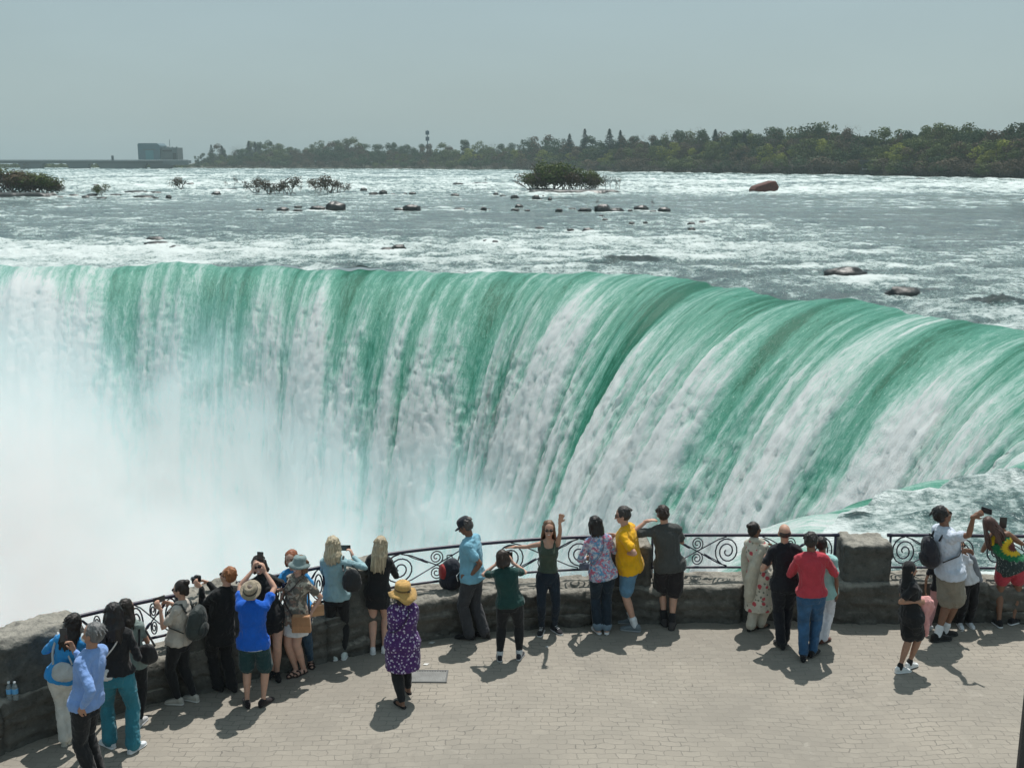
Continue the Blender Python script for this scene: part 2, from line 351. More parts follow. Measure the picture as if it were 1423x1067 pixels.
p = t.n('ShaderNodeBsdfPrincipled', Base_Color=col, Roughness=t.math('ADD', t.math('MULTIPLY', k, .5), .3), Normal=nm)
tr = t.n('ShaderNodeBsdfTranslucent', Color=col, Normal=nm)
ms = t.n('ShaderNodeMixShader', i0=.5, i1=p.outputs[0], i2=tr.outputs[0]); t.t.links.new(ms.outputs[0], t.out.inputs[0])
tag(link('waterfall', fme, t.m, smooth=True), kind='structure')
# plunge pool
pm = MB(); pm.add([(-160, 10, -48), (70, 10, -48), (70, 130, -48), (-160, 130, -48)], [(0, 1, 2, 3)])
tag(pm.build('plunge_pool_water', plain('pool_foam', (.55, .68, .67), .5, var=.2, bscale=.5)), kind='structure')

# ---------- mist in the gorge ----------
MBX = (-130, 16.5, -47.5, 40, 108, 2.)
def boxmesh(name, b):
    m = MB(); m.box(((b[0]+b[3])/2, (b[1]+b[4])/2, (b[2]+b[5])/2), (b[3]-b[0], b[4]-b[1], b[5]-b[2])); return m
t = NT('mist'); P = t.coord()
sx = t.n('ShaderNodeSeparateXYZ', Vector=P); x, y, z = sx.outputs
top = t.math('ADD', t.ramp(x, -56, 30, -4.5, -24), t.math('MULTIPLY', t.ramp(y, 85, 40), MTOPN))
nz = t.noise(P, .055, 5, .6, .3)
top = t.math('ADD', top, t.math('MULTIPLY', t.math('SUBTRACT', nz, .5), 30.))
dz = t.math('SUBTRACT', top, z)
den = t.math('MULTIPLY', t.math('POWER', t.ramp(dz, -7, 13), 1.6), MISTD)
den = t.math('MULTIPLY', den, t.ramp(z, 1.5, -4)); nb = t.noise(P, .13, 5, .65, .6); den = t.math('MULTIPLY', den, t.ramp(nb, .38, .64, .12, 2.))
# thin spray drifting above the main cloud at the left
sp = t.math('MULTIPLY', t.math('MULTIPLY', t.ramp(x, -12, -56), t.ramp(z, 1.5, -12)), t.math('MULTIPLY', t.ramp(nz, .34, .66), .045))
den = t.math('ADD', den, sp)
fadex = t.math('MULTIPLY', t.ramp(y, 17, 22), 1.); den = t.math('MULTIPLY', den, fadex)
pv = t.n('ShaderNodeVolumeScatter', Color=(.55, .86, .905), Density=den, Anisotropy=.1)
t.t.links.new(pv.outputs[0], t.out.inputs[1])
mo = boxmesh('mist', MBX).build('mist', t.m)
tag(mo, 'bright spray cloud rising from the plunge pool in front of the falls', 'mist', kind='stuff')
# ---------- haze ----------
if HAZE:
    hm = boxmesh('haze', (-1100, -60, -50, 1100, 1700, 46)); t = NT('haze')
    pv = t.n('ShaderNodeVolumePrincipled', Color=(.80, .95, .97), Density=HAZE); t.t.links.new(pv.outputs[0], t.out.inputs[1])
    tag(hm.build('haze', t.m), kind='stuff')
# ---------- terrace paving ----------
WB = [(-420, 1330), (-150, 1140), (0, 1052), (85, 1018), (195, 985), (330, 951), (440, 925), (520, 905), (600, 890), (740, 874), (850, 868), (960, 866), (1100, 866), (1250, 866), (1423, 868), (1620, 871), (1900, 876)]
wp = catmull([tuple(onz(a, b, 0))[:2] for a, b in WB], 30)
ws = np.r_[0, np.cumsum(np.hypot(*np.diff(wp, axis=0).T))]
def wpt(s, d=0., z=0.):
    """point at arc length s, d metres behind the wall's front line"""
    x, y = np.interp(s, ws, wp[:, 0]), np.interp(s, ws, wp[:, 1])
    a, b = np.interp(s+.15, ws, wp[:, 0])-np.interp(s-.15, ws, wp[:, 0]), np.interp(s+.15, ws, wp[:, 1])-np.interp(s-.15, ws, wp[:, 1])
    l = np.hypot(a, b)+1e-9
    return np.stack([x-b/l*d, y+a/l*d, z+0*x], -1)
def sat(px, py=None):
    d = ray(px, 800); P = wp; sl_ = P[:, 0]/P[:, 1]-d.x/d.y; i = np.argmin(np.abs(sl_)); return ws[i]
edge_ = wpt(ws, .25)
n = len(edge_)
base = np.concatenate([edge_, np.stack([edge_[:, 0]*1.+np.sign(edge_[:, 0])*0, np.full(n, -14.), np.zeros(n)], 1)])
base = [tuple(p) for p in edge_]+[(45, edge_[-1][1], 0), (45, -25, 0), (-45, -25, 0), (-45, edge_[0][1]-1, 0)]
me = bpy.data.meshes.new('terrace_pavement'); me.from_pydata(base, [], [tuple(range(len(base)))[::-1]]); me.update()
if me.polygons[0].normal.z < 0: me.flip_normals()
t = NT('pavers'); P = t.coord()
wob = t.n('ShaderNodeTexNoise', Vector=P, Scale=6., Detail=3.).outputs['Color']
wv2 = t.n('ShaderNodeVectorMath', {'operation': 'SCALE'}, i0=t.n('ShaderNodeVectorMath', {'operation': 'SUBTRACT'}, i0=wob, i1=(.5, .5, .5)).outputs[0], Scale=.11).outputs[0]
big_ = t.n('ShaderNodeTexNoise', Vector=P, Scale=.35, Detail=1.).outputs['Color']
wv3 = t.n('ShaderNodeVectorMath', {'operation': 'SCALE'}, i0=big_, Scale=.5).outputs[0]
q = t.n('ShaderNodeVectorMath', {'operation': 'ADD'}, i0=t.n('ShaderNodeVectorMath', {'operation': 'ADD'}, i0=P, i1=wv2).outputs[0], i1=wv3).outputs[0]
br = t.n('ShaderNodeTexBrick', {'offset': .5}, Vector=q, Color1=(.0, .0, .0, 1), Color2=(1, 1, 1, 1), Mortar=(.5, .5, .5, 1), Scale=1., Mortar_Size=.0055, Mortar_Smooth=.25, Brick_Width=.195, Row_Height=.10)
mort = br.outputs['Fac']; tone = br.outputs['Color']
grime = t.noise(P, .55, 5, .65, .3); fine = t.noise(P, 30, 5, .75); mid = t.noise(P, 2.4, 4, .6)
c1 = t.mix(tone, (.232, .212, .180), (.292, .267, .226))
c1 = t.mix(t.ramp(grime, .30, .72), t.mix(.5, c1, (.215, .198, .170)), t.mix(.5, c1, (.36, .322, .268)))
c1 = t.mix(t.ramp(fine, .3, .75, 0, .45), c1, (.24, .22, .19))
mm = t.math('MULTIPLY', mort, t.ramp(t.math('ADD', t.math('MULTIPLY', mid, .6), t.math('MULTIPLY', grime, .4)), .40, .64, .05, .62))
c1 = t.mix(mm, c1, (.075, .074, .068))
spots = t.noise(P, 1.3, 3, .5); c1 = t.mix(t.ramp(t.noise(P, 11, 2, .5), .70, .76, 0, .6), c1, (.10, .09, .08)); c1 = t.mix(t.ramp(t.noise(P, .9, 6, .75, .8), .56, .70, 0, .35), c1, (.15, .138, .12)); c1 = t.mix(t.ramp(t.noise(P, 1.7, 5, .7, .5), .60, .72, 0, .35), c1, (.42, .39, .34))
h = t.math('SUBTRACT', t.math('MULTIPLY', fine, .35), t.math('MULTIPLY', mort, .8))
h = t.math('ADD', h, t.math('MULTIPLY', tone, .12))
t.pbr(c1, .86, t.bump(h, .6, .006), 0, .35)
tag(link('terrace_pavement', me, t.m), kind='structure')

# ---------- stone material ----------
def stone_mat(name, dark, light, warm=(.20, .195, .172)):
    t = NT(name); P = t.coord(); n1 = t.noise(P, 1.6, 6, .65, .2); n2 = t.noise(P, 11, 6, .7); n3 = t.n('ShaderNodeTexVoronoi', Vector=P, Scale=26.).outputs[0]
    c = t.mix(t.ramp(n1, .3, .7), dark, light); c = t.mix(t.ramp(n2, .5, .78, 0, .6), c, warm); c = t.mix(t.ramp(n2, .48, .30, 0, .6), c, tuple(x*.45 for x in dark))
    c = t.mix(t.ramp(t.noise(P, 4.5, 4, .7), .60, .68, 0, .55), c, tuple(x*.6 for x in dark))
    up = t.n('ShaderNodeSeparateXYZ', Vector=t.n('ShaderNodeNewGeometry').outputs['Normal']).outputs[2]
    c = t.mix(t.math('MULTIPLY', t.ramp(up, .35, .85), t.ramp(n2, .3, .6, .25, .75)), c, (.34, .32, .275))     # sunlit tops: upward faces painted paler in the stone colour
    h = t.math('ADD', t.math('MULTIPLY', n2, .8), t.math('MULTIPLY', n3, .25))
    return t.pbr(c, .85, t.bump(h, .9, .03), 0, .3)
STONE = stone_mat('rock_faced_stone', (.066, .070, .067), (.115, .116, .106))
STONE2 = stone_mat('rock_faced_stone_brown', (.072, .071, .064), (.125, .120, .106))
def facet(u, v, cu, cv, seed):
    """split-stone faces: nearest jittered cell, each cell a tilted plane"""
    rs = np.random.RandomState(seed); T = rs.uniform(0, 1, (64, 64, 5)); a, b = np.asarray(u)/cu, np.asarray(v)/cv; ia, ib = np.floor(a).astype(int), np.floor(b).astype(int); best = np.full(a.shape, 1e9); out = np.zeros(a.shape); sec = np.full(a.shape, 1e9)
    for i in (-1, 0, 1):
        for j in (-1, 0, 1):
            q = T[(ia+i) % 64, (ib+j) % 64]; pa, pb = ia+i+q[..., 0], ib+j+q[..., 1]; d = (a-pa)**2+(b-pb)**2; val_ = (q[..., 2]-.5)*.9+(a-pa)*(q[..., 3]-.5)*1.6+(b-pb)*(q[..., 4]-.5)*2.; m = d < best; sec = np.where(m, best, np.minimum(sec, d)); out = np.where(m, val_, out); best = np.where(m, d, best)
    return out
# ---------- low wall ----------
prof = [(.02, -.03)]+[(.0+.012*math.sin(k*.9), z) for k, z in enumerate(np.linspace(.0, .50, 22))]+[(.015, .535), (.04, .56), (.075, .572)]
prof += [(d, .58) for d in np.linspace(.11, .50, 16)]+[(.55, .565), (.58, .52), (.60, .40), (.60, .1), (.60, -.6)]
prof = np.array(prof); npz = len(prof)
s0, s1 = ws[0]+.3, ws[-1]-.3; nsx = int((s1-s0)/.028); SS = np.linspace(s0, s1, nsx)
joints = []; s = s0+.9
while s < s1: joints.append(s); s += random.uniform(1.25, 2.1)
PIL = [52, 300, 505, 873, 1207, 1543]; PS = [sat(p) for p in PIL]
joints = [j for j in joints if all(abs(j-p) > .75 for p in PS)]+[p+e for p in PS for e in (-.50, .50)]
jd = np.min(np.abs(SS[:, None]-np.array(joints)[None, :]), 1)
bid = np.searchsorted(np.sort(joints), SS)
hoff = np.interp(np.arange(400), np.arange(400), RNG.uniform(-.035, .03, 400))[bid]; foff = RNG.uniform(-.03, .03, 400)[bid]
SSg, Zg = np.repeat(SS, npz), np.tile(prof[:, 1], nsx); Dg = np.tile(prof[:, 0], nsx)
q3 = np.stack([SSg*1.1, Zg*1.6, Dg*1.6], 1)
f1 = fbm(q3*1.4, 4); f2 = np.abs(fbm(q3*2.3+7, 3)); f3 = fbm(q3*9, 3)
istop = sstep(.05, .14, Dg)*sstep(.60, .5, Dg)*(Zg > .5); isf = (Dg < .05)&(Zg < .54)
notch = np.repeat(np.exp(-(jd/.016)**2), npz)
notch = notch*(1-.6*istop)
dd = Dg+np.repeat(foff, npz)*(Dg < .3)+isf*(-.022*f1+.02*f2+.006*f3+.045*facet(SSg+.12*f1, Zg+.06*f1, .42, .24, 3)+.014*facet(SSg, Zg, .13, .09, 5))+.05*notch*isf
face = (1-istop); zz_ = Zg+np.repeat(hoff, npz)*(Zg > .2)+istop*(.022*f1+.03*fbm(np.stack([SSg*1.2, Dg*9, Zg*0], 1), 4)+.009*f3+.028*facet(SSg+.1*f1, Dg, .34, .16, 8))-.05*notch*istop
low = isf*sstep(.30, .0, Zg); dd += .05*low*sstep(-.1, .3, fbm(np.stack([SSg*.9, Zg*0, Zg*0+33], 1), 2))
pt = wpt(SSg, dd); pt[:, 2] = zz_
wme = mesh_np('stone_wall', pt, grid_faces(nsx, npz)[:, ::-1].copy())
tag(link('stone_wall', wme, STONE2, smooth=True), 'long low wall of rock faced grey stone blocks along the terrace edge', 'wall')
# ---------- pillars ----------
LAB = ['broad stone pillar at the left edge with a rough domed top, above two water bottles', 'stone pillar hidden behind the black coated man with raised camera', 'stone pillar between the two blonde women',
       'stone pillar behind the man in the yellow polo shirt', 'big bare stone pillar right of the man in red, left of the girl in black', 'stone pillar beyond the right end']
def rockbox(name, dims, seed, mat, M, round_=.06, amp=.03, step=.03):
    hx, hy, hz = [a/2 for a in dims]; vs = []; fs = []
    def side(o, a, b, la, lb):
        na, nb = max(2, int(la/step)), max(2, int(lb/step)); base = len(vs)
        for i in range(na+1):
            for j in range(nb+1): vs.append([o[k]+a[k]*i/na+b[k]*j/nb for k in range(3)])
        for i in range(na):
            for j in range(nb): q = base+i*(nb+1)+j; fs.append((q, q+nb+1, q+nb+2, q+1))
    X_, Y_, Z_ = dims
    side((-hx, -hy, -hz), (X_, 0, 0), (0, 0, Z_), X_, Z_); side((hx, hy, -hz), (-X_, 0, 0), (0, 0, Z_), X_, Z_)
    side((hx, -hy, -hz), (0, Y_, 0), (0, 0, Z_), Y_, Z_); side((-hx, hy, -hz), (0, -Y_, 0), (0, 0, Z_), Y_, Z_)
    side((-hx, -hy, hz), (X_, 0, 0), (0, Y_, 0), X_, Y_)
    v = np.array(vs); c = np.clip(v, [-hx+round_, -hy+round_, -9], [hx-round_, hy-round_, hz-round_]); d = v-c; l = np.linalg.norm(d, axis=1)
    nrm = d/np.maximum(l, 1e-6)[:, None]; v = np.where((l > 1e-5)[:, None], c+nrm*np.minimum(l, round_)[:, None], v)
    topm = sstep(hz-round_*1.2, hz-.01, v[:, 2]); 
    v[:, 2] -= topm*.0; q = v*2.2+seed*5.1
    a1, a2, a3 = fbm(q, 4), np.abs(fbm(q*1.7+3, 3)), fbm(v*14+seed, 3)
    disp = amp*(.5*a1-.5*a2)+.005*a3+.034*facet(v[:, 0]+v[:, 1]+.1*a1+seed*3.3, v[:, 2]+.05*a1+2, .34, .30, seed)+.012*facet(v[:, 0]+v[:, 1]+seed, v[:, 2]+4, .11, .10, seed+9); tt = topm*(.02*fbm(v*np.array([3., 9., 9.])+seed, 4)+.010*a3+.035*facet(v[:, 0]+.1*a1+5, v[:, 1]+5, .30, .17, seed+4))
    fr = (v[:, 1] < -hy+.06)
    panel = fr*sstep(hx*.82, hx*.62, np.abs(v[:, 0]))*sstep(-hz*.95, -hz*.6, v[:, 2])*sstep(hz*.72, hz*.5, v[:, 2])
    disp = disp-.02*panel*(1) 
    out = np.where(fr[:, None], [0, -1, 0], np.where((np.abs(v[:, 0]) > hx-.06)[:, None], np.sign(v[:, :1])*[1, 0, 0], [0, 1, 0]))
    v = v+out*(disp*(1-topm))[:, None]; v[:, 2] += tt
    me = bpy.data.meshes.new(name); me.from_pydata(v.tolist(), [], fs); me.update()
    import bmesh
    bm = bmesh.new(); bm.from_mesh(me); bmesh.ops.remove_doubles(bm, verts=bm.verts, dist=.004); bmesh.ops.recalc_face_normals(bm, faces=bm.faces); bm.to_mesh(me); bm.free()
    o = link(name, me, mat, smooth=True); o.matrix_world = M; return o
for i, s in enumerate(PS):
    wd = [.98, .80, .70, .68, .68, .68][i]; ht = [.72, .66, .62, .62, .62, .62][i]
    p = wpt(np.array([s]), .33)[0]; a, b = wpt(np.array([s-.2]), 0)[0], wpt(np.array([s+.2]), 0)[0]; rz = math.atan2(b[1]-a[1], b[0]-a[0])
    if i == 5: pass
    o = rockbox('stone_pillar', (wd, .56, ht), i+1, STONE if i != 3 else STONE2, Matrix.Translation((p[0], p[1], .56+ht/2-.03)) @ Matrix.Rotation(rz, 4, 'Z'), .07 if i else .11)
    tag(o, LAB[i], 'pillar', 'stone pillars of the terrace wall')
# ---------- railings ----------
IRON = plain('painted_iron', (.022, .02, .045), .42, 0, .0)
RLAB = ['curving iron railing at the left edge, left of the first pillar', 'scrolled iron railing at far left behind the woman with the dark backpack', 'scrolled iron railing behind the woman in the grey bucket hat', 'scrolled iron railing behind the waving woman and the man in the dark cap',
        'scrolled iron railing behind the man in black and the man in red', 'scrolled iron railing at the right behind the woman in the tie dye top']
ZT, ZB = 1.185, .70
def spiral(cx, cz, r0, turns, start, sgn, taper=.12):
    pts = []; n = int(turns*16)
    for i in range(n+1):
        k = i/n; a = start+sgn*turns*2*math.pi*k; r = r0*(1-k)**.85+r0*taper*k; pts.append((cx+r*math.cos(a), cz+r*math.sin(a)))
    return pts
def make_rail(sa, sb, lab):
    L = sb-sa; root = empty('iron_railing', tuple(wpt(np.array([(sa+sb)/2]), .36, .6)[0]), 0, lab, 'railing', 'iron railing panels between the stone pillars')
    def piece(name, pts, r, n=6, dd=0.):
        P = [Vector(wpt(np.array([sa+a]), .36+dd)[0])+Vector((0, 0, z))-root.location for a, z in pts]
        m = MB(); m.tube(P, r, n); return m.build(name, IRON, root, True)
    xs = np.linspace(-.02, L+.02, 24)
    piece('top_rail', [(x, ZT) for x in xs], .026, 8); piece('bottom_rail', [(x, ZB) for x in xs], .019, 8)
    piece('end_post', [(.03, .55), (.03, ZT)], .018); piece('end_post', [(L-.03, .55), (L-.03, ZT)], .018)
    zc = (ZT+ZB)/2; H = ZT-ZB-.045; u = L/6.
    for half in (0, 1):
        def X(a): return a*L/2/1.62 if half == 0 else L-a*L/2/1.62
        sg = 1 if half == 0 else -1
        def sp(name, c, cz, r, turns, st, sn, rad):
            pts = spiral(0, 0, r, turns, st, sn); return piece(name, [(X(c+a), cz+b) for a, b in pts], rad)
        for c, dr in ((.29, 1), (1.33, -1)):
            up = 1 if dr > 0 else -1
            pts = spiral(0, 0, H/2, 2.35, math.pi/2*up, up*dr if dr > 0 else 1)
            piece('large_scroll', [(X(c+a*dr), zc+b) for a, b in pts], .0105)
            up = 1 if dr > 0 else -1
            piece('cross_bar', [(X(c+.02*dr), zc+(H/2-.004)*up), (X(c+.16*dr), zc+(H/2-.045)*up), (X(.81), zc), (X(.81+(.81-c)*.7), zc-(H/2-.045)*up), (X(1.62-c-.02*dr), zc-(H/2-.004)*up)], .0085)
            piece('cross_bar', [(X(c+.02*dr), zc-(H/2-.004)*up), (X(c+.16*dr), zc-(H/2-.045)*up), (X(.81), zc)], .0085)
            a0 = (c+.22*dr, zc+(H/2-.03)*up); a1 = (c+.33*dr, zc+.075*up)
            piece('leaf_stem', [(X(c+.10*dr), zc+(H/2-.03)*up), (X(c+.20*dr), zc+(H/2-.09)*up), (X(a1[0]), a1[1])], .007)
            lf = [(X(a1[0]-.06*dr), a1[1]+.045*up), (X(a1[0]-.02*dr), a1[1]+.02*up), (X(a1[0]+.03*dr), a1[1]-.01*up), (X(a1[0]+.07*dr), a1[1]-.04*up)]
            P = [Vector(wpt(np.array([sa+a]), .36)[0])+Vector((0, 0, z))-root.location for a, z in lf]
            m = MB(); m.tube(P, [.006, .020, .017, .003], 6); m.build('leaf', IRON, root, True)
        for up in (1, -1):
            pts = spiral(0, 0, H/4-.004, 2.1, -math.pi/2*up, up)
            piece('small_scroll', [(X(.81+a), zc+up*(H/4)+b) for a, b in pts], .0085)
    return root
pr = [ws[0]+.4]+PS
for i in range(6):
    a = pr[i]+(.36 if i else 0); b = pr[i+1]-.36
    if i == 0: a = b-2.9
    make_rail(a, b, RLAB[i])
# ---------- bank below the terrace ----------
bx = np.linspace(-60, 60, 200); by = np.linspace(0, 1, 60); BX, T_ = np.meshgrid(bx, by, indexing='ij')
f = sstep(0, 1, (BX-4)/8.)                       # right: gentle bank to the near water; left: sheer cliff
ylen = 1.5+8*f; wy = np.interp(BX, np.sort(wp[:, 0]), wp[np.argsort(wp[:, 0]), 1])
BY = wy+.45+ylen*T_; BZ = -.35-T_**.8*(4.2*f+48*(1-f))
nn = fbm(np.stack([BX.ravel()*.8, BY.ravel()*.8, BZ.ravel()*.3], 1), 4).reshape(BX.shape)
BY = BY+nn*.35*(T_ > .01); BZ = BZ+nn*.3*(T_ > .01)
tag(link('river_bank', mesh_np('river_bank', np.stack([BX.ravel(), BY.ravel(), BZ.ravel()], 1), grid_faces(200, 60)), STONE, smooth=True), kind='structure')
# ---------- things on the terrace ----------
# drain grate
P = onz(588, 940); g = empty('drain_grate', (P.x, P.y, .004), R(-1), 'grey metal drain grate set in the paving right of the woman in purple', 'drain')
m = MB(); mt = plain('galvanised_steel', (.22, .225, .22), .5, .6, .15)
fr = MB()
for y in (-.155, .155): fr.box((0, y, .004), (.60, .02, .014))
for x in (-.30, .30): fr.box((x, 0, .0045), (.02, .33, .014))
fr.build('grate_frame', plain('drain_frame_metal', (.12, .125, .125), .6, .4), g)
for i in range(28): m.box((-.285+i*.0211, 0, .004), (.011, .29, .01))
m.box((0, 0, -.002), (.58, .29, .004)); m.build('grate_bars', mt, g)
# water bottles
def lathe(prof, n=14):
    v = []; f = []
    for r, z in prof:
        for k in range(n): a = 2*math.pi*k/n; v.append((r*math.cos(a), r*math.sin(a), z))
    for i in range(len(prof)-1):
        for k in range(n): f.append((i*n+k, i*n+(k+1) % n, (i+1)*n+(k+1) % n, (i+1)*n+k))
    f.append(tuple(range(n))[::-1]); f.append(tuple((len(prof)-1)*n+k for k in range(n))); return v, f
tb = NT('bottle_plastic'); tb.pbr((.75, .88, .92, 1), .08, None, 0, .5, Transmission_Weight=.75, IOR=1.2)
for i, (px, lab) in enumerate(((14, 'left one of two small clear water bottles standing on the stone ledge'), (22, 'right one of two small clear water bottles standing on the stone ledge'))):
    P = onz(px, 969, .60); b = empty('water_bottle', (P.x, P.y, .575), 0, lab, 'bottle', 'water bottles on the ledge')
    m = MB(); m.add(*lathe([(.028, 0), (.032, .01), (.031, .08), (.033, .09), (.032, .14), (.026, .17), (.012, .195), (.012, .205)])); m.build('bottle_body', tb.m, b, True)
    m = MB(); m.add(*lathe([(.0335, .08), (.0338, .082), (.0338, .135), (.0335, .137)])); m.build('label_band', plain('bottle_label_blue', (.10, .34, .62), .4), b, True)
    m = MB(); m.add(*lathe([(.014, .2), (.0145, .202), (.0145, .218), (.012, .22)])); m.build('cap', plain('bottle_cap', (.75, .78, .8), .4), b, True)
# dark sign panel whose edge stands in the lower right corner
P = onz(1424, 1110)
g = empty('information_panel', (P.x+.045, P.y, 0), R(-3), 'dark panel standing at the lower right edge of the terrace', 'panel')
m = MB(); m.box((0, 0, .61), (.30, .07, 1.16)); m.build('panel_board', plain('dark_grey_paint', (.028, .03, .034), .55), g, bevel=.008)
m = MB(); m.box((0, 0, .012), (.38, .18, .02)); m.build('base_plate', plain('dark_grey_paint', (.028, .03, .034), .55), g, bevel=.004)
m = MB(); m.box((0, 0, 1.198), (.31, .08, .014)); m.build('top_cap', plain('grey_cap_metal', (.35, .37, .38), .4, .5), g, bevel=.003)
# litter
LT = plain('paper', (.62, .62, .6), .8)
for i, (px, py, lab) in enumerate(((592, 923, 'tiny white paper scrap above the drain grate'), (760, 899, 'tiny white scrap beside the waving shadow'), (600, 893, 'tiny white scrap by the foot of the man in the cap'), (452, 915, 'torn white paper lying beside the white sneakers'), (1337, 877, 'white scrap in front of the laughing girl'), (1095, 896, 'pale scrap right of the shoes of the man in black'))):
    P = onz(px, py); m = MB(); s = random.uniform(.025, .05); a = random.uniform(0, 3)
    pts = [(s*math.cos(a), s*.6*math.sin(a), .006), (s*math.cos(a+1.7), s*.7*math.sin(a+1.7), .010), (s*math.cos(a+3), s*.6*math.sin(a+3), .006), (s*math.cos(a+4.6), s*.6*math.sin(a+4.6), .014)]
    m.add(pts+[(x, y, z-.003) for x, y, z in pts], [(0, 1, 2, 3), (7, 6, 5, 4), (0, 4, 5, 1), (1, 5, 6, 2), (2, 6, 7, 3), (3, 7, 4, 0)])
    o = m.build('paper_scrap', LT); o.location = (P.x, P.y, 0); tag(o, lab, 'litter', 'paper scraps on the paving')
# ---------- people ----------
SKIN = {'light': (.56, .35, .27), 'fair': (.50, .30, .22), 'tan': (.36, .205, .14), 'brown': (.21, .11, .07), 'dark': (.12, .06, .04)}
def skin_mat(k):
    key = ('skin', k)
    if key not in _mc:
        t = NT('skin_'+k); c = SKIN[k]; n = t.noise(t.coord(), 18, 4, .6)
        _mc[key] = t.pbr(t.mix(t.ramp(n, .3, .7), tuple(x*.9 for x in c), (c[0]*1.08, c[1]*1.02, c[2])), .55, t.bump(n, .2, .003), 0, .4, Subsurface_Weight=.12, Subsurface_Radius=(.02, .008, .004), Subsurface_Scale=.4)
    return _mc[key]
def cloth_mat(name, col, pat=None, col2=None, rough=.85, var=.12):
    key = ('cloth', name)
    if key in _mc: return _mc[key]
    t = NT('cloth_'+name); P = t.coord(); n = t.noise(P, 7, 4, .6); w = t.noise(P, 90, 3, .7)
    c = t.mix(t.ramp(n, .3, .7), tuple(x*(1-var) for x in col), tuple(min(1, x*(1+var)) for x in col))
    if pat == 'speckle':          # small pale flecks
        v = t.n('ShaderNodeTexVoronoi', Vector=P, Scale=26.); c = t.mix(t.ramp(v.outputs[0], .36, .26), c, (.50, .46, .58)); c = t.mix(t.ramp(t.noise(P, 34, 3, .7), .60, .66), c, (.32, .24, .48))
    elif pat == 'floral':         # pink and blue brush flowers
        a = t.noise(P, 13, 4, .65, .6); b = t.noise(t.scale(P, (1, 1, 1.3)), 17, 4, .65, .9)
        c = t.mix(t.ramp(a, .47, .53), (.44, .50, .62), (.50, .13, .20)); c = t.mix(t.ramp(b, .50, .56), c, (.13, .30, .48)); c = t.mix(t.ramp(t.noise(P, 23, 3, .6), .55, .62), c, (.62, .62, .68))
    elif pat == 'roses':
        v = t.n('ShaderNodeTexVoronoi', Vector=P, Scale=9.); v2 = t.n('ShaderNodeTexVoronoi', Vector=P, Scale=15.)
        wob = t.noise(P, 30, 2, .5)
        c = t.mix(t.ramp(t.math('ADD', v2.outputs[0], t.math('MULTIPLY', wob, .3)), .42, .36), c, (.18, .20, .16)); c = t.mix(t.ramp(t.math('ADD', v.outputs[0], t.math('MULTIPLY', wob, .3)), .48, .40), c, (.50, .08, .10))
    elif pat == 'camo':
        a = t.noise(P, 11, 4, .6, .8); c = t.mix(t.ramp(a, .46, .52), (.42, .39, .32), (.13, .12, .10)); c = t.mix(t.ramp(t.noise(P, 16, 3, .6, .5), .55, .6), c, (.26, .18, .14))
    elif pat == 'tiedye':
        s = t.n('ShaderNodeSeparateXYZ', Vector=P).outputs; cx = t.math('MULTIPLY', s[0], 1.); cz = t.math('MULTIPLY', t.math('SUBTRACT', s[2], col2[2]), 1.5)
        r = t.math('SQRT', t.math('ADD', t.math('MULTIPLY', cx, cx), t.math('MULTIPLY', cz, cz)))
        an = t.math('ARCTAN2', cz, cx); r = t.math('ADD', r, t.math('MULTIPLY', t.math('SINE', t.math('MULTIPLY', an, 22.)), .012)); r = t.math('ADD', r, t.math('MULTIPLY', t.math('SUBTRACT', t.noise(P, 26, 3, .6), .5), .05))
        c = t.mix(t.ramp(r, .09, .12), (.10, .02, .02), (.62, .42, .02)); c = t.mix(t.ramp(r, .175, .215), c, (.01, .15, .06)); c = t.mix(t.ramp(r, .29, .32), c, (.03, .045, .045))
        c = t.mix(t.math('MULTIPLY', t.ramp(t.noise(t.scale(P, (3, 3, 1)), 22, 3, .7), .60, .66), t.ramp(r, .24, .28)), c, (.45, .5, .45))
    elif pat == 'denim':
        c = t.mix(t.ramp(t.noise(P, 5, 3, .6), .45, .65, 0, .6), c, tuple(min(1, x*1.7) for x in col))
    elif pat == 'straw':
        wv = t.n('ShaderNodeTexWave', {'bands_direction': 'Z'}, Vector=P, Scale=38., Distortion=2., Detail=2.).outputs[0]
        c = t.mix(t.ramp(wv, .2, .8, 0, .55), c, tuple(x*.55 for x in col)); c = t.mix(t.ramp(w, .5, .7, 0, .35), c, tuple(min(1, x*1.5) for x in col))
    fold = t.noise(t.scale(P, (1, 1, .45)), 11, 3, .5, .6)
    h = t.math('ADD', t.math('MULTIPLY', fold, 1.), t.math('MULTIPLY', w, .08))
    _mc[key] = t.pbr(c, rough, t.bump(h, .8, .035), 0, .25, Sheen_Weight=.15); return _mc[key]
def hair_mat(name, col):
    key = ('hair', name)
    if key in _mc: return _mc[key]
    t = NT('hair_'+name); P = t.coord(); n = t.noise(t.scale(P, (60, 60, 7)), 1., 4, .7, .3); n2 = t.noise(t.scale(P, (22, 22, 4)), 1., 3, .6)
    c = t.mix(t.ramp(n, .3, .7), tuple(x*.45 for x in col), tuple(min(1, x*1.35) for x in col)); c = t.mix(t.ramp(n2, .35, .65, 0, .5), c, tuple(x*.55 for x in col))
    _mc[key] = t.pbr(c, .45, t.bump(n, .7, .008), 0, .4); return _mc[key]
def matrix3(a, b, c): return Matrix((a, b, c)).transposed()
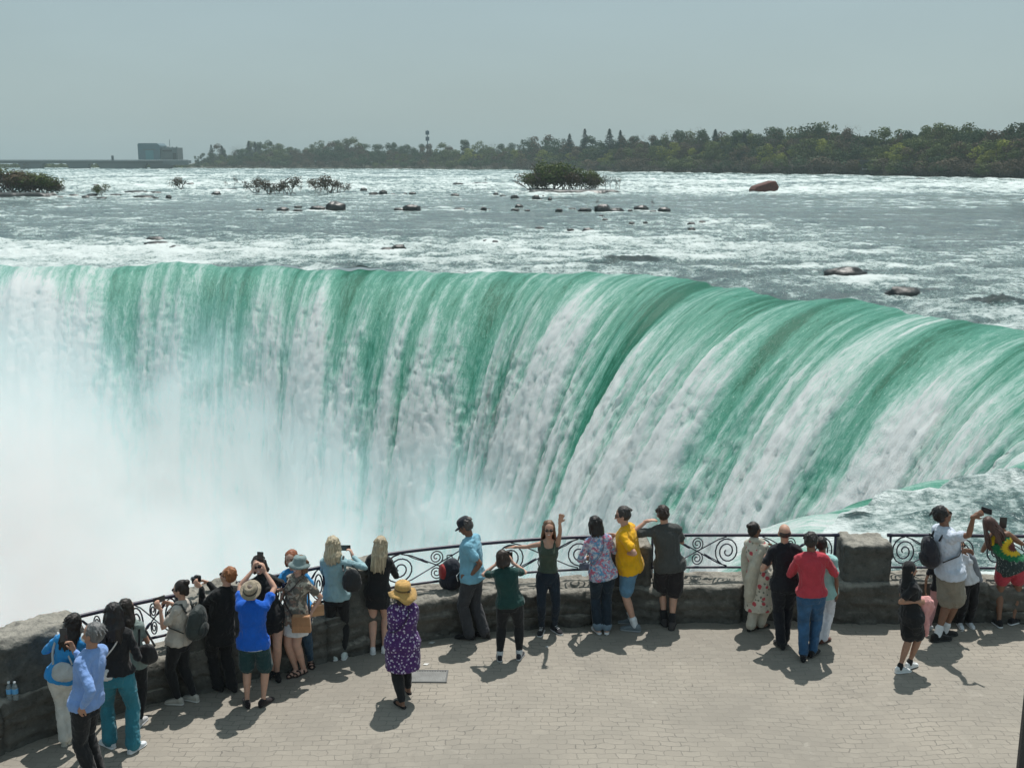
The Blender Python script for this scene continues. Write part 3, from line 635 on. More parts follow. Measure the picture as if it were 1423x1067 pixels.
def vox(pieces, name, size, smooth=1, parent=None, mat=None, wr=0., sd=0.):
    m = MB()
    for v, f in pieces: m.add(v, f)
    me = bpy.data.meshes.new(name); me.from_pydata(m.v, [], m.f); me.update()
    o = link(name, me, None, parent)
    r = o.modifiers.new('r', 'REMESH'); r.mode = 'VOXEL'; r.voxel_size = size; r.use_smooth_shade = True
    if smooth: s = o.modifiers.new('s', 'SMOOTH'); s.iterations = smooth; s.factor = .5
    me2 = realize(o); o.modifiers.clear(); o.data = me2; me2.name = name
    if wr:
        n = len(me2.vertices); co = np.empty(n*3, np.float32); me2.vertices.foreach_get('co', co); co = co.reshape(-1, 3).astype(float)
        no = np.empty(n*3, np.float32); me2.vertex_normals.foreach_get('vector', no); no = no.reshape(-1, 3)
        wv_ = co+.05*np.stack([perlin(co*5+sd), perlin(co*5+sd+9), perlin(co*5+sd+3)], 1); d = perlin(wv_*np.array([7, 7, 5])+sd)*.9+(1-2.4*np.abs(perlin(wv_*np.array([13, 13, 7])+sd+5)))*.9+(1-2.4*np.abs(perlin(wv_*np.array([11, 11, 24])+sd+15)))*.5+perlin(co*np.array([34, 34, 20])+sd)*.3
        co = co+no*(np.maximum(d, -.7)*wr)[:, None]; me2.vertices.foreach_set('co', co.astype(np.float32).ravel()); me2.update()
    if mat is not None:
        for q in (mat if isinstance(mat, list) else [mat]): me2.materials.append(q)
    me2.polygons.foreach_set('use_smooth', [True]*len(me2.polygons)); return o
def ik(a, c, l1, l2, pole):
    d = c-a; L = d.length
    if L > (l1+l2)*.998: c = a+d*((l1+l2)*.998/L); d = c-a; L = d.length
    L = max(L, abs(l1-l2)*1.05); u = d.normalized(); x = (l1*l1-l2*l2+L*L)/(2*L); h = math.sqrt(max(l1*l1-x*x, 0))
    p = pole-u*pole.dot(u)
    if p.length < 1e-5: p = u.orthogonal()
    return a+u*x+p.normalized()*h, c
def limb(pts, rad, k=4, n=12):
    """round tapered limb through the joints; ends closed by domes"""
    P = [Vector(p) for p in pts]; P2 = []; R2 = []
    for i in range(len(P)-1):
        for j in range(k):
            t = j/k; P2.append(P[i].lerp(P[i+1], t)); R2.append(rad[i]*(1-t)+rad[i+1]*t)
    P2.append(P[-1]); R2.append(rad[-1])
    d0 = (P2[0]-P2[1]).normalized(); d1 = (P2[-1]-P2[-2]).normalized(); r0, r1 = R2[0], R2[-1]
    A = [P2[0]+d0*r0*.95, P2[0]+d0*r0*.7]; B = [P2[-1]+d1*r1*.7, P2[-1]+d1*r1*.95]
    return tube(A+P2+B, [r0*.3, r0*.7]+R2+[r1*.7, r1*.3], n)
def person(label, feet, head, face=0., sex='m', w=1., hdy=0., hyaw=0., hpitch=0., L=None, Rr=None, skin='fair', hair=('short', (.03, .02, .015)), top=None, bottom=None,
           shoes=('shoe', (.03, .03, .03)), belly=0., chest=0., Hh=None, lean=0., group=None, pole={}, glasses=None, hat=None, mask=None, socks=None, smile=False, hipdx=0., kneedir=None):
    w = 1+(w-1)*.6
    fw = [onz(f[0], f[1]) for f in feet]; root = (fw[0]+fw[1])/2
    Rz = Matrix.Rotation(R(face), 3, 'Z'); inv = Rz.transposed()
    e = empty('person', (root.x, root.y, 0), R(face), label, 'person', group)
    loc = lambda p: inv @ (Vector(p)-Vector((root.x, root.y, 0)))
    T = loc(ony(head[0], head[1], root.y+hdy)); ft = [loc(f) for f in fw]
    H = Hh or T.z
    for _ in range(4):
        hip = Vector((hipdx, 0, .528*H))
        if not Hh: H *= 1+((T-hip).length-.472*H)/H*.75
    H0 = H; f_ = sex == 'f'
    # lower the hips if the stance is wide
    leg = .245*H*2
    for s in (0, 1):
        d = math.hypot(ft[s].x-(hip.x+(-.05 if s == 0 else .05)*H), ft[s].y)
        if d < leg: hip.z = min(hip.z, math.sqrt(leg*leg-d*d)*.995+.042*H)
    up = (T-hip).normalized(); fwd = Vector((0, 1, 0)); fwd = (fwd-up*fwd.dot(up)).normalized(); rt = fwd.cross(up)
    TF = matrix3(rt, fwd, up)
    SH = H/1.0
    def tf(x, y, z): return hip+TF @ Vector((x*H, y*H, (z-.53)*H*min(1., 1.)))
    # head frame
    HR = TF @ Matrix.Rotation(R(hyaw), 3, 'Z') @ Matrix.Rotation(R(hpitch), 3, 'X'); piv = tf(0, .004, .868)
    def hf(x, y, z): return piv+HR @ Vector((x*H, y*H, (z-.868)*H))
    hm = lambda x, y, z: HR
    shx = (.092 if not f_ else .080)*(1+.35*(w-1)); hw = (1+.75*(w-1)); 
    wid = [(.455, .070, .062), (.49, .094, .074), (.525, .098, .078), (.57, .092, .071), (.615, .083, .064), (.66, .087, .066), (.71, .096, .070), (.76, .101, .068), (.79, .094, .060), (.812, .068, .047), (.83, .040, .037)] if not f_ else \
          [(.455, .072, .064), (.49, .098, .077), (.525, .103, .080), (.57, .092, .070), (.615, .075, .058), (.66, .077, .060), (.71, .085, .065), (.76, .088, .061), (.79, .080, .054), (.812, .056, .042), (.83, .034, .033)]
    def ringat(z):
        zs = [a[0] for a in wid]; rx_ = np.interp(z, zs, [a[1] for a in wid]); ry_ = np.interp(z, zs, [a[2] for a in wid])
        wf = w if z < .8 else 1+(w-1)*.4
        return rx_*wf, ry_*wf, (belly*math.exp(-((z-.60)/.07)**2))
    def torso(z0, z1, off=0., flare=0., n=20, m=22, yo=0., sup=2.25, hw_=0., hb_=0.):
        v = []; zs = np.linspace(z0, z1, m)
        for i, z in enumerate(zs):
            a, b, by = ringat(max(z, .47)); a *= .86; b *= .90; k = max(0, (z1-.12-z)/(z1-.12-z0+1e-6)); a += off+flare*k; b += off+flare*k*.8+by*.55
            if hw_: q_ = float(sstep(.62, .54, z)); a = max(a, hw_*q_); b = max(b, hb_*q_)
            c = tf(0, yo+by*.5, z)
            if z < .47: c = hip+Vector((0, yo*H, (z-.53)*H))
            for q in range(n):
                t = 2*math.pi*q/n; cs, sn = math.cos(t), math.sin(t); g = (abs(cs)**sup+abs(sn)**sup)**(-1/sup)
                v.append(c+TF @ Vector((a*cs*g*H, b*sn*g*H, 0)))
        f = [(i*n+q, i*n+(q+1) % n, (i+1)*n+(q+1) % n, (i+1)*n+q) for i in range(m-1) for q in range(n)]
        f += [tuple(range(n))[::-1], tuple((m-1)*n+q for q in range(n))]; return v, f
    # arms
    sh = [tf(-shx, -.004, .796), tf(shx, -.004, .796)]; el = []; wr_ = []; hd = []; hands = []
    l1, l2 = .172*H, .148*H
    for s, sp in ((0, L), (1, Rr)):
        sp = dict(sp or {}); sg = -1 if s == 0 else 1
        if 'p' in sp:
            q = sp['p']; tgt = loc(ony(q[0], q[1], root.y+q[2]))
        elif 'l' in sp: tgt = hip+Vector(sp['l'])*H-Vector((0, 0, .53*H))
        else: tgt = sh[s]+Vector((sg*.05*H, .02*H, -.355*H))
        pl = Vector(sp.get('pole', (sg*.5, -.8, -.5)))
        if 'wpole' in sp: pl = inv @ Vector(sp['wpole'])
        wt = tgt.copy()
        for _ in range(4):
            E_, Wt = ik(sh[s], wt, l1, l2, pl); dr = (inv @ Vector(sp['hd'])) if 'hd' in sp else (Wt-E_); dr = dr.normalized(); wt = tgt-dr*.052*H
        E_, Wt = ik(sh[s], wt, l1, l2, pl); el.append(E_); wr_.append(Wt); hd.append(dr)
        pn = Vector(sp.get('pn', (-sg*.8, .1, -.35))); pn = inv @ Vector(sp['wpn']) if 'wpn' in sp else pn
        pn = pn-dr*pn.dot(dr); pn = pn.normalized() if pn.length > 1e-3 else dr.orthogonal().normalized()
        hands.append((Wt, dr, pn, sp.get('curl', .35), sg, sp.get('spread', .0)))
    # legs
    an = []; kn = []; hj = []
    for s in (0, 1):
        sg = -1 if s == 0 else 1; yaw = R(feet[s][2]-face) if len(feet[s]) > 2 else R(-sg*8); fd = Vector((-math.sin(yaw), math.cos(yaw), 0)); lift = feet[s][3] if len(feet[s]) > 3 else 0
        A = Vector((ft[s].x, ft[s].y, .046*H))-fd*.03*H+Vector((0, 0, lift)); j = hip+Vector((sg*.046*H*(1+.5*(w-1)), 0, -.01*H))
        kd = Vector(kneedir) if kneedir else fd+Vector((0, .6, 0))
        K, A2 = ik(j, A, .243*H, .243*H, kd); kn.append(K); an.append(A2); hj.append(j)
        ft[s] = (ft[s], fd, lift)
    lw = 1+.8*(w-1); tw = lw*(1.06 if f_ else 1.)
    def legpieces(off=0., a=0., b=1., hem=None, n=14, s_=(0, 1)):
        out = []
        for s in s_:
            J, K, A = hj[s], kn[s], an[s]; pts = [(J, .050*tw), (J.lerp(K, .35), .047*tw), (J.lerp(K, .75), .038*lw), (K, .034*lw), (K.lerp(A, .25), .0345*lw), (K.lerp(A, .45), .031*lw), (K.lerp(A, .8), .0215*lw), (A, .020*lw)]
            ts = [0, .175, .375, .5, .625, .725, .9, 1.]; P_ = []; r_ = []
            for (p, r), t in zip(pts, ts):
                if t <= b+1e-6: P_.append(p); r_.append((r+off)*H if hem is None else ((r+off)*(1-t/b)+max(hem, r+off*.6)*(t/b))*H)
            if ts[len(P_)-1] < b:
                i = len(P_); u = (b-ts[i-1])/(ts[i]-ts[i-1]); P_.append(pts[i-1][0].lerp(pts[i][0], u)); rr = pts[i-1][1]*(1-u)+pts[i][1]*u; r_.append((rr+off)*H if hem is None else hem*H)
            out.append(limb(P_, r_, 3, n))
        return out
    def armpieces(off=0., b=1., s_=(0, 1), cuff=None):
        out = []
        for s in s_:
            S, E_, W_ = sh[s], el[s], wr_[s]; aw = (1+.6*(w-1))*(.76 if f_ else .86)
            pts = [(S, .031*aw), (S.lerp(E_, .35), .029*aw), (S.lerp(E_, .8), .0235*aw), (E_, .0215*aw), (E_.lerp(W_, .3), .0235*aw), (E_.lerp(W_, .75), .0175*aw), (W_, .0145*aw)]; ts = [0, .18, .42, .52, .68, .88, 1.]; P_ = []; r_ = []
            for (p, r), t in zip(pts, ts):
                if t <= b+1e-6: P_.append(p); r_.append((r+off)*H)
            if ts[len(P_)-1] < b:
                i = len(P_); u = (b-ts[i-1])/(ts[i]-ts[i-1]); P_.append(pts[i-1][0].lerp(pts[i][0], u)); r_.append((pts[i-1][1]*(1-u)+pts[i][1]*u+off+(cuff or 0))*H)
            out.append(limb(P_, r_, 4, 12))
        return out
    # --- body: one continuous surface
    B = [torso(.455, .83, -.007)]+legpieces(-.004 if bottom and bottom[0] != 'skirt' else 0.)+armpieces(-.002 if top and top[0] in ('long', 'coat') else 0.)
    B.append(limb([tf(0, -.002, .80), tf(0, 0, .845), hf(0, -.004, .89)], [.040*H, .031*H*(1 if not f_ else .85), .031*H*(1 if not f_ else .85)]))
    B.append(limb([tf(-shx*.9, -.008, .795), tf(0, -.012, .822), tf(shx*.9, -.008, .795)], [.030*H*(.85 if f_ else 1), .034*H, .030*H*(.85 if f_ else 1)]))
    cr = 1.03
    B.append(ell(hf(0, -.006, .945), (.0425*H*cr, .054*H*cr, .054*H*cr), HR, 18, 12)); B.append(ell(hf(0, .010, .905), (.034*H, .040*H, .036*H), HR, 16, 10)); B.append(ell(hf(0, .034, .884), (.017*H, .014*H, .013*H), HR))
    B.append(limb([hf(0, .044, .938), hf(0, .054, .922), hf(0, .061, .913)], [.005*H, .006*H, .008*H], 2, 8)); B.append(ell(hf(0, .046, .948), (.026*H, .006*H, .005*H), HR)); B.append(ell(hf(0, .047, .898), (.014*H, .006*H, .005*H), HR))
    for sg in (-1, 1): B.append(ell(hf(sg*.0455, -.004, .925), (.006*H, .010*H, .018*H), HR)); B.append(ell(hf(sg*.022, .036, .915), (.014*H, .012*H, .014*H), HR))
    if f_:
        for sg in (-1, 1): B.append(ell(tf(sg*.040, .046, .735), (.034*H*w, .030*H*w, .034*H*w), TF))
    for Wt, dr, pn, curl, sg, spread in hands:
        sd_ = pn.cross(dr)*sg*-1; c = Wt+dr*.028*H; M = matrix3(sd_, dr, pn)
        B.append(ell(c, (.0215*H, .030*H, .0095*H), M)); B.append(limb([Wt-dr*.01*H, Wt+dr*.02*H], [.0145*H, .014*H], 2, 10))
        for i, (o_, l_) in enumerate(((-.0155, .036), (-.005, .043), (.0055, .041), (.0155, .033))):
            b0 = c+sd_*o_*H+dr*.018*H; d_ = (dr+sd_*(o_*(6+spread*10))).normalized(); pts = [b0]; a_ = curl*.5
            for q in (.42, .32, .26): v_ = d_*math.cos(a_)+pn*math.sin(a_); pts.append(pts[-1]+v_*l_*H*q*1.15); a_ += curl*.9
            B.append(limb(pts, [.0058*H, .0054*H, .005*H, .0042*H], 1, 8))
        tb_ = Wt+dr*.012*H-sd_*.013*H; d_ = (dr*.75-sd_*.75+pn*.3).normalized(); B.append(limb([tb_, tb_+d_*.022*H, tb_+d_*.03*H+dr*.014*H+pn*.006*H*curl], [.0075*H, .0065*H, .005*H], 1, 8))
    for s in (0, 1):
        g0, fd, lf = ft[s]; sdv = Vector((fd.y, -fd.x, 0)); M = matrix3(sdv, fd, Vector((0, 0, 1))); c = Vector((g0.x, g0.y, lf))
        B.append(limb([c-fd*.045*H+Vector((0, 0, .020*H)), c+Vector((0, 0, .020*H)), c+fd*.055*H+Vector((0, 0, .012*H))], [.018*H, .021*H, .012*H], 3, 10)); B.append(limb([an[s], c-fd*.03*H+Vector((0, 0, .024*H))], [.02*H, .02*H], 2, 10))
    mats = [skin_mat(skin), plain('eye_dark', (.02, .015, .012), .3), plain('lip_'+skin, (SKIN[skin][0]*.75, SKIN[skin][1]*.4, SKIN[skin][2]*.45), .45), plain('tooth_white', (.7, .68, .64), .3)]
    body = vox(B, 'body', .0085, 1, e, mats)
    me = body.data; n = len(me.polygons); cc = np.empty(n*3, np.float32); me.polygons.foreach_get('center', cc); cc = cc.reshape(-1, 3); mi = np.zeros(n, np.int32)
    HRi = np.array(HR.transposed()); lp = (cc-np.array(piv))@np.array(HR)/H; lp[:, 2] += .868
    for sg in (-1, 1): mi[(((lp[:, 0]-sg*.0175)/.008)**2+((lp[:, 2]-.937)/.0042)**2 < 1)&(lp[:, 1] > .02)] = 1; mi[(((lp[:, 0]-sg*.0175)/.012)**2+((lp[:, 2]-.9485)/.0030)**2 < 1)&(lp[:, 1] > .02)] = 1
    mz = .8985; mi[(((lp[:, 0])/.016)**2+((lp[:, 2]-mz)/(.0065 if not smile else .010))**2 < 1)&(lp[:, 1] > .03)] = 2
    if smile: mi[(((lp[:, 0])/.011)**2+((lp[:, 2]-mz-.001)/.005)**2 < 1)&(lp[:, 1] > .03)] = 3
    me.polygons.foreach_set('material_index', mi)
    sd = random.uniform(0, 50)
    # --- clothes
    def cm(c, pat=None, nm=None, col2=None): return cloth_mat((nm or 'c')+'_%d_%d_%d%s' % (int(c[0]*999), int(c[1]*999), int(c[2]*999), pat or ''), c, pat, col2)
    if bottom:
        k, col = bottom[0], bottom[1]; o_ = bottom[2] if len(bottom) > 2 else {}; pat = o_.get('pat'); wz = min(o_.get('waist', .60), (top[2].get('hem', .5) if top and len(top) > 2 else .5)+.035)
        off = .001+.7*o_.get('off', .010)
        if k in ('trousers', 'jeans', 'leggings', 'shorts'):
            b = o_.get('len', {'trousers': .985, 'jeans': .97, 'leggings': .95, 'shorts': .47}[k]); hem = o_.get('hem', {'trousers': .036, 'jeans': .031, 'leggings': None, 'shorts': .058}[k])
            if k == 'leggings': off = .005
            pcs = [torso(.452, wz, min(off, .004), 0)]+legpieces(off+(0 if k != 'shorts' else .006), 0, b, hem)
            ob = vox(pcs, k, .0105, 2, e, cm(col, pat or ('denim' if k == 'jeans' else None)), .0060 if k != 'leggings' else .0022, sd)
            if o_.get('cuffs'):
                pcs = []
                for s in (0, 1): A_ = kn[s].lerp(an[s], b*2-1-.02); B_ = kn[s].lerp(an[s], b*2-1+.06); pcs.append(limb([A_, B_], [hem*H*1.08, hem*H*1.12], 1, 14))
                vox(pcs, 'cuffs', .010, 1, e, cm(o_['cuffs']))
            if o_.get('pad'): pass
        else:      # skirt
            zb = o_.get('z', .34); hr = o_.get('r', (.115, .095)); n = 24; m_ = 14; v = []
            for i in range(m_):
                u = i/(m_-1); z = wz+(zb-wz)*u; a, b2, _ = ringat(max(z, .525)); a = (a+off)*(1-u)+hr[0]*w*u; b2 = (b2+off)*(1-u)+hr[1]*w*u
                if z > .53: a = max(a, ringat(z)[0]*.9+off)
                for q in range(n): t_ = 2*math.pi*q/n; rp = 1+.05*u*math.sin(t_*7+sd); v.append(hip+Vector((a*math.cos(t_)*rp*H, b2*math.sin(t_)*rp*H, (z-.53)*H)))
            f = [(i*n+q, (i+1)*n+q, (i+1)*n+(q+1) % n, i*n+(q+1) % n) for i in range(m_-1) for q in range(n)]+[tuple(range(n)), tuple((m_-1)*n+q for q in range(n))[::-1]]
            vox([(v, f)], 'skirt', .011, 1, e, cm(col, pat), .004, sd)
    if top:
        k, col = top[0], top[1]; o_ = top[2] if len(top) > 2 else {}; off = .0035+.45*o_.get('off', .011)+(.003 if o_.get('hem', .5) < .57 else 0); hem = o_.get('hem', .50); fl_ = .6*o_.get('flare', .010); sl_ = .82*o_.get('sleeve', {'tee': .32, 'long': 1.18, 'tank': 0, 'coat': 1.18}[k]); zt = o_.get('zt', .828)
        hw_ = hb_ = 0
        if bottom and bottom[0] != 'skirt' and hem < .56: ob_ = .001+.7*(bottom[2].get('off', .010) if len(bottom) > 2 else .010) if bottom[0] != 'leggings' else .0045; ob_ += .006*(bottom[0] == 'shorts'); hw_ = .046*(1+.5*(w-1))+.050*tw+ob_+.0095; hb_ = .050*tw+ob_+.011
        pcs = [torso(hem, zt if k != 'tank' else .775, off, fl_, m=26, hw_=hw_, hb_=hb_)]
        if k != 'tank':
            pcs.append(limb([tf(-shx*.92, -.008, .793), tf(0, -.012, .820), tf(shx*.92, -.008, .793)], [(.030*(.88 if f_ else 1)+off)*H, (.034+off*.6)*H, (.030*(.88 if f_ else 1)+off)*H])); pcs += armpieces(off*.35+.001, sl_, cuff=o_.get('cuff', .008 if k == 'tee' else 0))
        else:
            for sg in (-1, 1): pcs.append(limb([tf(sg*.05, .045, .765), tf(sg*.052, .0, .824), tf(sg*.05, -.045, .77)], [.012*H]*3, 3, 8)); 
        if f_:
            for sg in (-1, 1): pcs.append(ell(tf(sg*.040, .048, .735), (.036*H*w, .034*H*w, .036*H*w), TF))
        if k in ('coat',) or o_.get('collar'): pcs.append(limb([tf(-.03, .02, .835), tf(-.036, -.02, .842), tf(0, -.036, .845), tf(.036, -.02, .842), tf(.03, .02, .835)], [.012*H]*5, 2, 8))
        nm = o_.get('name', {'tee': 'shirt', 'long': 'shirt', 'tank': 'tank_top', 'coat': 'coat'}[k])
        vox(pcs, nm, .0105, 2, e, cm(col, o_.get('pat'), None, (0, 0, .70*H) if o_.get('pat') == 'tiedye' else None), .0062, sd+9)
        if o_.get('trim'):
            vox([torso(hem-.006, hem+.004, off+.003, fl_, m=3)], 'hem_trim', .009, 0, e, cm(o_['trim']))
        if o_.get('neck'):
            vox([limb([tf(0, -.002, .80), tf(0, 0, .845), tf(0, .0, .862)], [.04*H, .036*H, .034*H])], 'neckwear', .009, 1, e, cm(o_['neck']))
    # --- shoes
    for s in (0, 1):
        g0, fd, lf = ft[s]; sdv = Vector((fd.y, -fd.x, 0)); c = Vector((g0.x, g0.y, lf)); k, col = shoes[0], shoes[1]; sole = shoes[2] if len(shoes) > 2 else None
        def ring(y, hw_, z0, z1, n=12):
            o = []
            for q in range(n):
                t_ = 2*math.pi*q/n; x_, z_ = math.cos(t_), math.sin(t_); o.append(c+sdv*x_*hw_*H+fd*y*H+Vector((0, 0, ((z0+z1)/2+(z1-z0)/2*math.copysign(abs(z_)**.6, z_))*H)))
            return o
        def loft(rs):
            v = []; f = []; n = len(rs[0])
            for a in rs: v += a
            for i in range(len(rs)-1):
                for q in range(n): f.append((i*n+q, (i+1)*n+q, (i+1)*n+(q+1) % n, i*n+(q+1) % n))
            f.append(tuple(range(n))); f.append(tuple((len(rs)-1)*n+q for q in range(n))[::-1]); return v, f
        sz = .92 if f_ else 1.
        if k == 'sandal':
            so_ = MB(); so_.add(*loft([ring(y*sz, h_*sz, 0., .011) for y, h_ in ((-.074, .012), (-.066, .021), (-.03, .022), (.02, .025), (.055, .027), (.075, .021), (.083, .009))])); o = so_.build('sandal', cm(col), e, True)
            m = MB()
            for y in (-.02, .018, .05): m.tube([c+sdv*(-.027)*H+fd*y*H+Vector((0, 0, .008*H)), c+sdv*(-.018)*H+fd*y*H+Vector((0, 0, .034*H if y < .04 else .024*H)), c+sdv*.018*H+fd*y*H+Vector((0, 0, .034*H if y < .04 else .024*H)), c+sdv*.027*H+fd*y*H+Vector((0, 0, .008*H))], .0065*H, 6)
            m.build('strap', cm(col), o, True)
            continue
        hi = .058 if k != 'flat' else .024
        rs = [(-.078, .010, .004, .03*hi/.058), (-.070, .021, .003, hi*.95), (-.045, .0245, .003, hi*1.12), (-.015, .0245, .003, hi*.98), (.02, .026, .003, .044 if k != 'flat' else .014), (.05, .0285, .003, .034 if k != 'flat' else .02), (.075, .022, .003, .027), (.088, .010, .004, .018)]
        o = vox([loft([ring(y*sz, h_*sz, a, b_) for y, h_, a, b_ in rs])], 'shoe', .007, 1, e, cm(col))
        if sole:
            m = MB(); m.add(*loft([ring(y*sz, (h_+.0025)*sz, .0, .013) for y, h_, a, b_ in rs])); m.build('sole', plain('sole_%d' % int(sole[0]*99), sole, .6), o, True)
        if k == 'laced':
            m = MB()
            for y in (-.005, .012, .028): m.tube([c-sdv*.014*H+fd*y*H+Vector((0, 0, (.052-y*.35)*H)), c+sdv*.014*H+fd*(y+.004)*H+Vector((0, 0, (.052-y*.35)*H))], .003*H, 6)
            m.build('laces', cm((.75, .76, .76)), o, True)
        if socks:
            A_ = an[s].lerp(kn[s], socks[1]); vox([limb([an[s]-Vector((0, 0, .01*H)), A_], [.0245*H*lw, (.0245+socks[1]*.02)*H*lw], 2, 12)], 'sock', .008, 1, e, cm(socks[0]))
    # --- hair
    hk, hc = hair[0], hair[1]; hmt = hair_mat('%d_%d_%d' % tuple(int(x*999) for x in hc), hc); P_ = []
    hd_ = HR
    def he(x, y, z, a, b, c_): P_.append(ell(hf(x, y, z), (a*H, b*H, c_*H), HR, 16, 10))
    if hk != 'none':
        if hk == 'bald':
            he(0, -.030, .930, .0455, .036, .030)
        else:
            he(0, -.014, .958, .0475, .052, .0505); he(0, -.024, .935, .0475, .044, .045)
            for sg in (-1, 1): he(sg*.030, -.008, .945, .018, .034, .030)
        if hk == 'bun': he(0, -.060, .985, .024, .024, .022); he(0, -.045, .91, .03, .02, .03)
        if hk in ('long', 'bob', 'mid'):
            Ln = {'long': .76, 'bob': .865, 'mid': .82}[hk]; Ln = hair[2] if len(hair) > 2 else Ln; rnd = random.Random(int(sd*10))
            for i in range(15):
                a = math.pi*(i/14)+math.pi; x0 = math.cos(a)*.043; y0 = math.sin(a)*.040-.010
                if i in (0, 14): y0 += .012
                e_ = Ln+rnd.uniform(-.015, .02)+(.02 if i in (0, 14) else 0); sw = 1.12+.25*(hk == 'long')
                bk = -.022 if hk != 'bob' else -.004
                p1 = hf(x0, y0, .95); p2 = hf(x0*1.12, y0*1.1-.004, .90); p3 = p2.lerp(tf(x0*sw, y0*1.05+bk-.012, max(Ln, .84)-.0), .75); p4 = tf(x0*sw+rnd.uniform(-.006, .006), min(y0*1.0+bk, -.035 if hk == 'long' and abs(x0) < .040 else 9)-.016, e_)
                P_.append(limb([p1, p2, p3, p4], [.015*H*rnd.uniform(.7, 1.1), .014*H*rnd.uniform(.7, 1.2), .012*H*rnd.uniform(.6, 1.3), .004*H], 3, 8))
            if hk != 'bob': P_.append(limb([hf(0, -.045, .93), hf(0, -.050, .88), tf(0, -.066, Ln+.02)], [.036*H, .034*H, .022*H], 4, 12))
        if hk == 'dreads':
            rnd = random.Random(4)
            for i in range(26):
                a = math.pi*(rnd.random()*1.25+.88); x0 = math.cos(a)*.044; y0 = math.sin(a)*.044-.008; e_ = rnd.uniform(.74, .83); sx_ = rnd.uniform(-.03, .01)
                P_.append(limb([hf(x0, y0, .965), hf(x0*1.25, y0*1.25, .92), tf(x0*1.5+sx_*.6-.01, y0*1.2-.02, .86), tf(x0*1.6+sx_-.015, y0*1.1-.03, e_)], [.0065*H, .007*H, .0065*H, .005*H], 3, 7))
        if hk == 'ponytail': P_.append(limb([hf(0, -.055, .95), hf(0, -.078, .92), tf(0, -.07, .84)], [.014*H, .018*H, .008*H], 3, 10))
        if hk in ('short', 'bob', 'long', 'mid'):
            rn2 = random.Random(int(sd*7))
            for i in range(34):      # loose tufts break the outline
                a = rn2.uniform(.0, 2*math.pi); u = rn2.uniform(.15, 1.35); x0 = math.cos(a)*math.sin(u); y0 = math.sin(a)*math.sin(u)
                if y0 > .45 and u > .9: continue
                p1 = hf(x0*.047, y0*.052-.014, .955+math.cos(u)*.048); t2 = (x0*1.10+rn2.uniform(-.2, .2), y0*1.12+rn2.uniform(-.2, .2)-.15); p2 = hf(t2[0]*.049, t2[1]*.054-.014, .955+math.cos(u+.35)*.053); P_.append(limb([p1, p2], [.0075*H, .004*H], 2, 6))
        ho = vox(P_, 'hair', .0065, 0, e, hmt, .0034 if hk != 'dreads' else .001, sd)
    if mask:
        vox([ell(hf(0, .034, .903), (.032*H, .032*H, .026*H), HR), ell(hf(0, .05, .912), (.014*H, .018*H, .016*H), HR)], 'face_mask', .007, 1, e, cm(mask))
    if glasses:
        m = MB()
        for sg in (-1, 1): m.add(*ell(hf(sg*.0185, .0535, .936), (.0150*H, .004*H, .0105*H), HR)); m.tube([hf(sg*.033, .051, .939), hf(sg*.047, .02, .938), hf(sg*.049, -.012, .934)], .0022*H, 6)
        m.tube([hf(-.008, .056, .939), hf(.008, .056, .939)], .0022*H, 6); m.build('glasses', plain('dark_lens', (.012, .010, .012), .12), e, True)
    # --- hats
    if hat:
        hk, hc = hat[0], hat[1]; tl = R(hat[2]) if len(hat) > 2 else 0; hM = HR @ Matrix.Rotation(tl, 3, 'X'); oc = hf(0, -.006+(-.012 if tl > .2 else 0), .962)
        def lat(prof, n=28, wob=0., sq=(1, 1.12)):
            v = []; f = []
            for r_, z_ in prof:
                for q in range(n):
                    t_ = 2*math.pi*q/n; wz_ = wob*max(0, r_-.055)*(math.sin(t_*2+1)+.6*math.sin(t_*5+.5)); v.append(oc+hM @ Vector((r_*math.cos(t_)*H*sq[0], r_*math.sin(t_)*H*sq[1], (z_+wz_)*H)))
            for i in range(len(prof)-1):
                for q in range(n): f.append((i*n+q, i*n+(q+1) % n, (i+1)*n+(q+1) % n, (i+1)*n+q))
            f.append(tuple(range(n))[::-1]); f.append(tuple((len(prof)-1)*n+q for q in range(n))); return v, f
        hmat = cm(hc, 'straw' if hk in ('straw', 'fedora') else None)
        P2 = {'straw': [(.050, -.022), (.080, -.038), (.112, -.056), (.114, -.052), (.084, -.030), (.064, -.010), (.064, .022), (.059, .048), (.044, .060), (.015, .064), (.002, .064)],
              'bucket': [(.046, -.012), (.066, -.024), (.080, -.034), (.081, -.031), (.066, -.018), (.052, -.002), (.049, .026), (.043, .040), (.028, .046), (.002, .047)],
              'fedora': [(.047, -.006), (.064, -.010), (.078, -.006), (.078, -.003), (.064, -.006), (.050, -.001), (.049, .022), (.044, .045), (.032, .052), (.018, .044), (.002, .042)],
              'cap': [(.050, -.012), (.052, -.008), (.052, .01), (.047, .030), (.034, .043), (.015, .048), (.002, .049)]}.get(hk)
